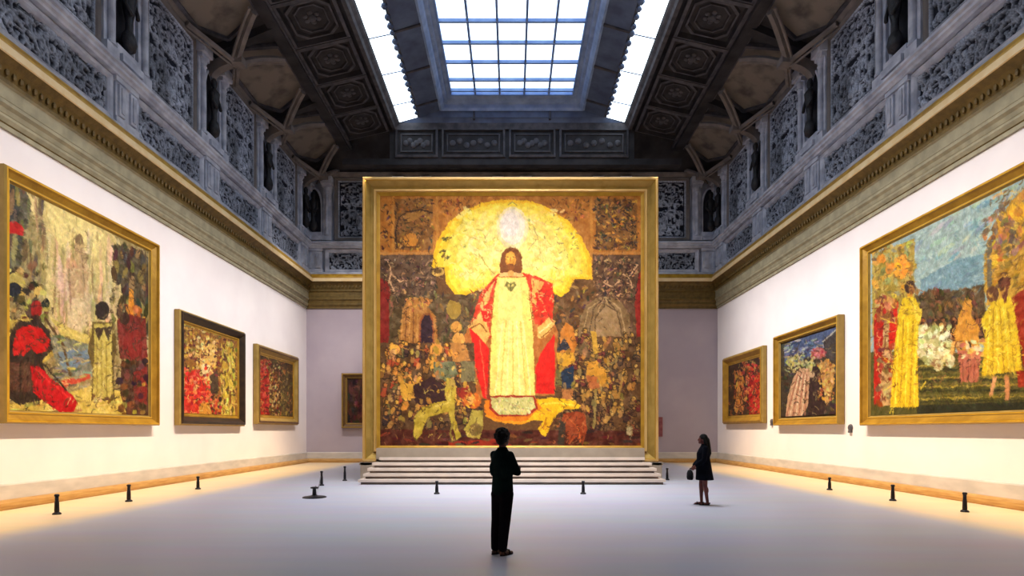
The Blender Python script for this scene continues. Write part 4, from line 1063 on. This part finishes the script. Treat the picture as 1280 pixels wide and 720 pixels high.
mb.build('lower_rail', [M['predella'], M['gilt_dull']], root)
NX, NZ = 480, 466
img = paint_main(NX, NZ)
me = grid_mesh('painted_canvas', cwid, cz1 - cz0, NX, NZ, .20 + displ(img), np.clip(srgb2lin(img) * np.array([.86, .74, .78]), 0, .9), M['canvas'], z0=cz0 - fz0)
o = bpy.data.objects.new('painted_canvas', me); COL.objects.link(o); o.parent = root

# ---- steps
root = empty('stone_steps', (0, 19.1, 0)); tag(root, 'five broad pale stone steps below the giant altarpiece', 'steps')
hw = [4.90, 4.80, 4.72, 4.62, 4.44]
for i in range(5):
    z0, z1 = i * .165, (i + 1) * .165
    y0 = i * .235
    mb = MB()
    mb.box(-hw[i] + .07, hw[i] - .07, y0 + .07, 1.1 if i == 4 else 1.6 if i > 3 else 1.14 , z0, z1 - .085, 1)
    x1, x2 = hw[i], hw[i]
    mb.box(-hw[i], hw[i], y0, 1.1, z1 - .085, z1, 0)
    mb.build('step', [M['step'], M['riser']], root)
mb = MB(); mb.box(-5.12, 5.06, 1.15, 1.95, 0, .64, 0); mb.box(-5.16, 5.10, 1.15, 1.99, .56, .655, 0); mb.build('plinth', M['predella'], root)

# ------------------------------------------------------------------ small things
def bollard(x, y, h, label, group=None, squat=False):
    r = empty('barrier_post', (x, y, 0)); tag(r, label, 'post', group)
    mb = MB()
    if squat: mb.lathe([(.30, 0), (.30, .02), (.26, .035), (.08, .06), (.05, .08)], 24)
    else: mb.lathe([(.08, 0), (.08, .02), (.07, .035), (.045, .05)], 16)
    mb.build('base', M['post'], r, smooth=False)
    mb = MB()
    if squat: mb.lathe([(.055, .06), (.05, .12), (.045, h - .05), (.05, h - .04)], 14)
    else: mb.lathe([(.042, .04), (.046, .08), (.042, h * .55), (.034, h * .68), (.034, h - .05)], 14)
    mb.build('shaft', M['post'], r, smooth=True)
    mb = MB()
    if squat: mb.lathe([(.05, h - .04), (.10, h - .03), (.10, h), (.06, h + .01)], 14)
    else: mb.lathe([(.036, h - .05), (.046, h - .045), (.046, h - .015), (.03, h)], 14)
    mb.build('cap', M['post'], r, smooth=False)
    return r
def at(px, ybase):
    d = F * EYE / (ybase - 538.0); return ((px - 640) * d / F, d)
for px, py, h, lab in [
    (71, 643, .42, 'black barrier post along the left wall, nearest us, by the red-robed painting'),
    (161, 627, .42, 'black barrier post along the left wall, second from us'),
    (247.5, 611.5, .38, 'black barrier post along the left wall, third, below the black-framed painting'),
    (431, 601, .50, 'slim black barrier post just left of the stone steps'),
    (402, 607, .46, 'slim black barrier post behind the squat wide-based stand'),
    (546, 617.5, .36, 'short black barrier post before the steps, left of the standing man'),
    (729, 617.5, .36, 'short black barrier post before the steps, right of the standing man'),
    (834, 600, .42, 'short black barrier post at the right end of the stone steps'),
    (1037, 612.5, .37, 'black barrier post along the right wall, farthest, near the woman'),
    (1116, 626, .40, 'black barrier post along the right wall, middle one'),
    (1206, 640, .42, 'black barrier post along the right wall, nearest us')]:
    x, y = at(px, py); bollard(x, y, h, lab, 'low black barrier posts')
x, y = at(393, 622); squat = bollard(x, y, .27, 'squat black stand with a wide round base on the floor left of the steps', None, True)
x2, y2 = at(402, 607)
mb = MB(); P = []
for k in range(9):
    t = k / 8; P.append((x + (x2 - x) * t, y + .1 + (y2 - y - .2) * t, .28 + .02 * t - .2 * math.sin(PI * t)))
mb.tube(P, .012, 6); co_ = mb.build('cord', M['cord'], squat, smooth=True); co_.matrix_parent_inverse = Matrix.Translation((-x, -y, 0))
for px, py, lab in ((965.5, 527, 'small grey wall sensor between the two smaller right-wall paintings'), (1064, 534.5, 'small grey wall sensor beside the huge yellow-robed painting')):
    d = F * W / (px - 640); z = EYE + (538 - py) * d / F
    r = empty('wall_sensor', (W, d, z)); r.rotation_euler = (0, 0, -PI / 2); tag(r, lab, 'sensor')
    T = Matrix.Rotation(PI / 2, 4, 'X')
    mb = MB(); mb.lathe([(.11, 0), (.12, .02), (.10, .06), (.05, .08)], 16, T=T); mb.build('housing', M['disc'], r)
    mb = MB(); mb.box(-.07, .07, -.07, 0, -.17, -.09); mb.build('bracket', M['disc'], r)
# call point glimpsed on the back wall just right of the altarpiece
mb = MB(); mb.box(-.10, .10, -.08, 0, -.55, .5); mb.box(-.05, .05, -.10, -.08, .0, .3)
o = mb.build('wall_extinguisher_case', mat('dull_red_case', (128, 64, 70), (150, 90, 92), scale=6)); o.location = ((825.5 - 640) * D / F, D, EYE + (538 - 533) * D / F); tag(o, 'narrow dull red case on back wall, just right of the giant altarpiece', 'case')

# ------------------------------------------------------------------ people
def fuse(mb, voxel, name, material, parent, smooth_it=3, noise=None):
    o = mb.build(name, material)
    m = o.modifiers.new('r', 'REMESH'); m.mode = 'VOXEL'; m.voxel_size = voxel
    if smooth_it:
        s_ = o.modifiers.new('s', 'SMOOTH'); s_.factor = .5; s_.iterations = smooth_it
    dg = bpy.context.evaluated_depsgraph_get()
    me = bpy.data.meshes.new_from_object(o.evaluated_get(dg))
    old = o.data; o.modifiers.clear(); o.data = me; bpy.data.meshes.remove(old)
    me.materials.clear(); me.materials.append(material)
    me.polygons.foreach_set('material_index', [0] * len(me.polygons))
    me.polygons.foreach_set('use_smooth', [True] * len(me.polygons))
    me.name = name
    if parent: o.parent = parent
    return o
def limb(mb, pts, rad, n=12):
    """tapering chain with rounded joints"""
    for (a, b), (ra, rb) in zip(zip(pts[:-1], pts[1:]), zip(rad[:-1], rad[1:])):
        mb.tube([a, b], [ra, rb], n)
    for p, r in zip(pts, rad): mb.sphere(p, r, 12, 8)
def erings(mb, L, n=20):
    """elliptical loft: (cx, cy, z, rx, ry)"""
    mb.rings([[(cx + rx * math.cos(2 * PI * k / n), cy + ry * math.sin(2 * PI * k / n), z) for k in range(n)] for cx, cy, z, rx, ry in L])
def head(mb, c, s=1.0, yaw=0):
    """head facing +Y; c = centre of the skull"""
    T = Matrix.Translation(c) @ Matrix.Rotation(yaw, 4, 'Z') @ Matrix.Diagonal((s, s, s, 1))
    mb.sphere((0, -.01, .015), .095, 16, 12, T=T, sc=(.80, 1.0, 1.02))
    mb.sphere((0, .025, -.045), .068, 14, 10, T=T, sc=(.86, .95, 1.05))       # jaw
    mb.sphere((0, .07, -.085), .026, 10, 8, T=T)                              # chin
    mb.tube([(0, .08, .02), (0, .105, -.02), (0, .098, -.035)], [.010, .014, .013], 8, T=T)  # nose
    mb.sphere((0, .088, -.058), .016, 10, 6, T=T, sc=(1.5, .7, .45)); mb.sphere((0, .086, -.067), .015, 10, 6, T=T, sc=(1.3, .7, .45))
    for q in (-1, 1):
        mb.sphere((q * .078, -.005, -.015), .026, 10, 8, T=T, sc=(.35, .7, 1.1))
        mb.sphere((q * .032, .076, .022), .018, 8, 6, T=T, sc=(1.3, .6, .5)); mb.sphere((q * .032, .078, .004), .012, 8, 6, T=T)
def hand(mb, wrist, dirv, palm_n, side, curl=.5, s=1.0):
    """palm and five fingers; dirv = pointing direction, palm_n = palm normal"""
    d = Vector(dirv).normalized(); n = Vector(palm_n); n = (n - d * n.dot(d)).normalized(); w = d.cross(n) * side
    o = Vector(wrist)
    for k in (-1, -.33, .33, 1):
        mb.tube([o + w * .010 * k * s, o + d * .085 * s + w * .028 * k * s], [.016 * s, .013 * s], 8)
    for k, L in zip((-1, -.33, .33, 1), (.062, .076, .082, .072)):
        p0 = o + d * .08 * s + w * .030 * k * s; a1 = curl * .6; a2 = curl * 1.5
        d1 = d * math.cos(a1) + n * math.sin(a1); d2 = d * math.cos(a2) + n * math.sin(a2)
        p1 = p0 + d1 * L * .5 * s; p2 = p1 + d2 * L * .5 * s
        mb.tube([p0, p1, p2], [.0095 * s, .0088 * s, .0072 * s], 8); mb.sphere(p2, .0072 * s, 8, 6)
    t0 = o + d * .02 * s + w * .02 * s; t1 = t0 + (d * .6 + w * .8).normalized() * .038 * s; t2 = t1 + (d * .9 + w * .2 + n * .4).normalized() * .032 * s
    mb.tube([t0, t1, t2], [.013 * s, .0115 * s, .009 * s], 8); mb.sphere(t2, .009 * s, 8, 6)

# --- man seen from behind, arms folded
mx, my = (628 - 640) * 8.32 / F, 8.32
man = empty('person', (mx, my, 0), math.radians(-40)); tag(man, 'person seen from behind with folded arms, dark green top and black trousers', 'person')
mb = MB()
erings(mb, [(0, 0, .86, .13, .10), (0, 0, .95, .155, .11), (0, .0, 1.06, .135, .095), (0, .005, 1.18, .135, .095), (0, .0, 1.30, .145, .10), (0, -.01, 1.38, .135, .088), (0, -.01, 1.44, .085, .065), (0, 0, 1.48, .05, .05), (0, .01, 1.56, .052, .055)])
for q in (-1, 1):
    limb(mb, [(q * .075, 0, .88), (q * .074 - .025, .0, .49), (q * .07 - .05, -.02, .09)], [.08, .05, .034])
    mb.sphere((q * .074 - .03, -.02, .38), .044, 12, 8, sc=(.95, 1, 1.8))
    fx = q * .072 - .05
    limb(mb, [(fx, -.045, .035), (fx + q * .01, .06, .035), (fx + q * .02, .15, .022)], [.032, .032, .022])
    for k in range(5): mb.sphere((fx + q * (.045 - .013 * k * 1.0) , .175 - .008 * (4 - k) , .018), .011, 8, 6)
head(mb, (0, .02, 1.625), 1.0)
SH = [(-.145, -.01, 1.39), (.145, -.01, 1.39)]
EL = [(-.18, .08, 1.14), (.19, .10, 1.15)]
WR = [(.06, .19, 1.19), (-.06, .17, 1.17)]
for i in range(2): limb(mb, [SH[i], EL[i], WR[i]], [.044, .038, .027])
hand(mb, WR[0], (.9, -.05, .12), (0, -1, 0), 1, .5); hand(mb, WR[1], (-.9, -.15, .05), (0, -1, 0), -1, .7)
fuse(mb, .007, 'body', M['skin_m'], man)
mb = MB()
erings(mb, [(0, 0, .84, .158, .122), (0, 0, .90, .166, .128), (0, 0, 1.0, .163, .12), (0, .005, 1.12, .155, .115), (0, 0, 1.26, .172, .125), (0, -.01, 1.38, .16, .112), (0, -.01, 1.435, .115, .09), (0, -.005, 1.475, .075, .07), (0, 0, 1.50, .064, .064)])
for i in range(2):
    e = Vector(EL[i]); w = Vector(WR[i]); limb(mb, [SH[i], EL[i], tuple(e.lerp(w, .8))], [.058, .050, .044])
    q = -1 if i == 0 else 1
    mb.sphere((q * .10, -.09, 1.2), .05, 10, 8, sc=(1.2, .5, 2.2))
fuse(mb, .009, 'shirt', M['shirt'], man, 4)
mb = MB()
erings(mb, [(0, 0, .74, .10, .08), (0, 0, .80, .142, .112), (0, 0, .92, .150, .114), (0, 0, .98, .145, .108)])
for q in (-1, 1):
    limb(mb, [(q * .076, 0, .86), (q * .074 - .025, .0, .50), (q * .072 - .037, -.012, .30), (q * .07 - .05, -.014, .10)], [.100, .080, .072, .062])
    mb.sphere((q * .07, -.055, .84), .08, 12, 8, sc=(1, .8, 1.1))
fuse(mb, .009, 'trousers', M['trousers'], man, 3)
mb = MB(); rr = random.Random(5)
mb.sphere((0, 0, 1.655), .108, 16, 12, sc=(.92, 1.04, 1.0)); mb.sphere((0, -.035, 1.61), .085, 14, 10, sc=(.92, .85, 1.0))
for k in range(90):
    a = rr.uniform(0, 2 * PI); t = rr.uniform(0, 1.9)
    p = (.093 * math.sin(t) * math.cos(a), -.01 + .105 * math.sin(t) * math.sin(a), 1.655 + .10 * math.cos(t))
    if p[1] > .05 and p[2] < 1.68: continue
    mb.sphere(p, rr.uniform(.014, .026), 7, 5)
fuse(mb, .008, 'hair', M['hair'], man, 1)
for q in (-1, 1):
    mb = MB(); fx = q * .078 - .05
    out = []
    for k in range(18):
        a = 2 * PI * k / 18; out.append((fx + .046 * math.cos(a), .055 + .135 * math.sin(a)))
    mb.rings([[(x, y, 0.0) for x, y in out], [(x, y, .014) for x, y in out]])
    mb.tube([(fx - .045, .08, .012), (fx - .02, .085, .068), (fx + .02, .085, .068), (fx + .045, .08, .012)], .012, 6)
    mb.tube([(fx - .04, .0, .012), (fx - .025, -.03, .07), (fx + .025, -.03, .07), (fx + .04, .0, .012)], .010, 6)
    mb.build('sandal', M['leather'], man)

# --- woman in profile facing left
wx, wy = at(880, 631)
wom = empty('person', (wx, wy, 0), math.radians(82)); tag(wom, 'person with long dark hair in a short black dress, holding a bag, facing left', 'person')
S = .945
mb = MB()
erings(mb, [(0, 0, .80, .13, .105), (0, -.005, .90, .16, .12), (0, 0, 1.03, .12, .095), (0, .01, 1.16, .125, .10), (0, .01, 1.26, .14, .11), (0, -.01, 1.34, .14, .085), (0, -.01, 1.385, .09, .065), (0, 0, 1.42, .046, .048), (0, .012, 1.48, .043, .046)])
for q in (-1, 1):
    oy = .055 * q
    limb(mb, [(q * .075, 0, .82), (q * .07, .02 + oy * .6, .45), (q * .065, -.01 + oy, .085)], [.082, .052, .034])
    mb.sphere((q * .068, -.012 + oy * .8, .34), .042, 12, 8, sc=(.8, .9, 2.1))
    limb(mb, [(q * .065, -.035 + oy, .04), (q * .068, .06 + oy, .034), (q * .07, .135 + oy, .022)], [.028, .028, .02])
    for k in range(5): mb.sphere((q * (.094 - .011 * k), .15 + oy - .006 * (4 - k), .018), .010, 8, 6)
head(mb, (0, .035, 1.525), .95)
SHw = [(-.15, -.01, 1.32), (.15, -.01, 1.32)]
ELw = [(-.20, .03, 1.05), (.20, .06, 1.05)]
WRw = [(-.13, .23, .90), (.13, .23, .88)]
for i in range(2): limb(mb, [SHw[i], ELw[i], WRw[i]], [.046, .037, .025])
hand(mb, WRw[0], (.5, .35, -.75), (.8, -.3, .3), 1, .9, .92); hand(mb, WRw[1], (-.5, .35, -.75), (-.8, -.3, .3), -1, .9, .92)
fuse(mb, .007, 'body', M['skin_f'], wom)
mb = MB()
erings(mb, [(0, -.015, .58, .21, .205), (0, -.01, .66, .205, .195), (0, 0, .80, .195, .18), (0, .015, .95, .18, .172), (0, .015, 1.08, .165, .15), (0, .02, 1.2, .165, .145), (0, .0, 1.30, .165, .115), (0, -.01, 1.37, .115, .085), (0, 0, 1.42, .06, .058)], 24)
for i in range(2):
    e = Vector(ELw[i]); w = Vector(WRw[i]); limb(mb, [SHw[i], ELw[i], tuple(e.lerp(w, .75))], [.062, .058, .052])
fuse(mb, .009, 'dress', M['dress'], wom, 3)
mb = MB()
mb.sphere((0, .01, 1.555), .098, 16, 12, sc=(.86, 1.02, .98)); mb.sphere((0, -.045, 1.47), .082, 14, 10, sc=(1, .8, 1.3))
limb(mb, [(0, -.05, 1.5), (0, -.085, 1.36), (0, -.11, 1.2), (0, -.10, 1.08)], [.078, .066, .058, .025])
for q in (-1, 1): limb(mb, [(q * .065, .01, 1.55), (q * .08, -.02, 1.44), (q * .07, -.05, 1.33)], [.034, .036, .02])
fuse(mb, .008, 'hair', M['hair'], wom, 2)
for q in (-1, 1):
    oy = .055 * q; mb = MB(); out = []
    for k in range(18):
        a = 2 * PI * k / 18; out.append((q * .07 + .038 * math.cos(a), .055 + oy + .12 * math.sin(a)))
    mb.rings([[(x, y, 0.0) for x, y in out], [(x, y, .014) for x, y in out]])
    mb.tube([(q * .07 - .036, .09 + oy, .01), (q * .07, .09 + oy, .055), (q * .07 + .036, .09 + oy, .01)], .016, 6)
    mb.tube([(q * .07 - .034, -.03 + oy, .01), (q * .07, -.065 + oy, .05), (q * .07 + .034, -.03 + oy, .01)], .012, 6)
    mb.build('shoe', M['leather'], wom)
bag = empty('handbag', (wx, wy, 0), math.radians(82)); tag(bag, 'small rounded black handbag held low in front of the woman in black', 'handbag')
mb = MB(); rs = []
for k, (z, rx, ry) in enumerate([(.575, .05, .02), (.585, .13, .06), (.64, .165, .075), (.73, .16, .07), (.79, .12, .05), (.805, .10, .03)]):
    rs.append([(rx * math.cos(2 * PI * j / 20), .315 + ry * math.sin(2 * PI * j / 20), z) for j in range(20)])
mb.rings(rs); mb.build('bag_body', M['leather'], bag, smooth=True)
mb = MB(); mb.tube([(-.1, .315, .79), (-.09, .31, .82), (-.04, .30, .85), (.04, .30, .85), (.09, .31, .82), (.1, .315, .79)], .009, 8); mb.build('bag_handle', M['leather'], bag, smooth=True)

# ------------------------------------------------------------------ lights
def area(name, loc, target, sx, sy, power, col, spread=180):
    l = bpy.data.lights.new(name, 'AREA'); l.shape = 'RECTANGLE'; l.size = sx; l.size_y = sy; l.energy = power; l.color = col; l.spread = math.radians(spread)
    o = bpy.data.objects.new(name, l); COL.objects.link(o); o.location = loc
    d = (Vector(target) - Vector(loc)).normalized()
    zax = -d
    yv = Vector((0, 1, 0))
    if abs(zax.y) > .9: yv = Vector((1, 0, 0))
    xax = yv.cross(zax).normalized(); yax = zax.cross(xax)
    m = Matrix.Identity(4)
    for i in range(3): m[i][0] = xax[i]; m[i][1] = yax[i]; m[i][2] = zax[i]; m[i][3] = Vector(loc)[i]
    o.matrix_world = m
    return o
for s in (-1, 1):
    area('wall_washer', (s * 4.6, 20, 10.8), (s * W, 20, 4.6), .14, 19, 450 if s < 0 else 530, (1.0, .95, .92), 76)
    area('wall_warm', (s * 5.0, 18, 10.2), (s * 11.0, 18, .5), .14, 22, 300, (1.0, .70, .36), 36)
area('altar_fill', (0, 8.6, 13.8), (0, 20.5, 4.2), 8, .6, 350, (1.0, .93, .80), 60)  # added unseen lamp to brighten the altarpiece
area('floor_fill', (0, 17.0, 16.4), (0, 16.8, 0), 9, 5, 620, (.90, .94, 1.0), 62)  # no fixture here: cool light added to lift the middle floor
area('back_left_fill', (-8.2, 25.5, 14), (-9.0, D, 4.0), 2, .5, 110, (1.0, .93, .9), 60)  # extra unseen lamp, put in so the back wall is brighter at left

w = bpy.data.worlds.new('World'); SC.world = w; w.use_nodes = True
w.node_tree.nodes['Background'].inputs[0].default_value = (.5, .6, .8, 1); w.node_tree.nodes['Background'].inputs[1].default_value = .3

cam = bpy.data.cameras.new('camera'); co = bpy.data.objects.new('camera', cam); COL.objects.link(co)
co.location = (0, 0, EYE); co.rotation_euler = (PI / 2, 0, 0)
cam.sensor_width = 36; cam.lens = 36 * F / 1280; cam.shift_y = 178 / 1280; cam.clip_end = 200
SC.camera = co
SC.view_settings.view_transform = 'Standard'
SC.view_settings.look = 'None'
SC.view_settings.exposure = 0
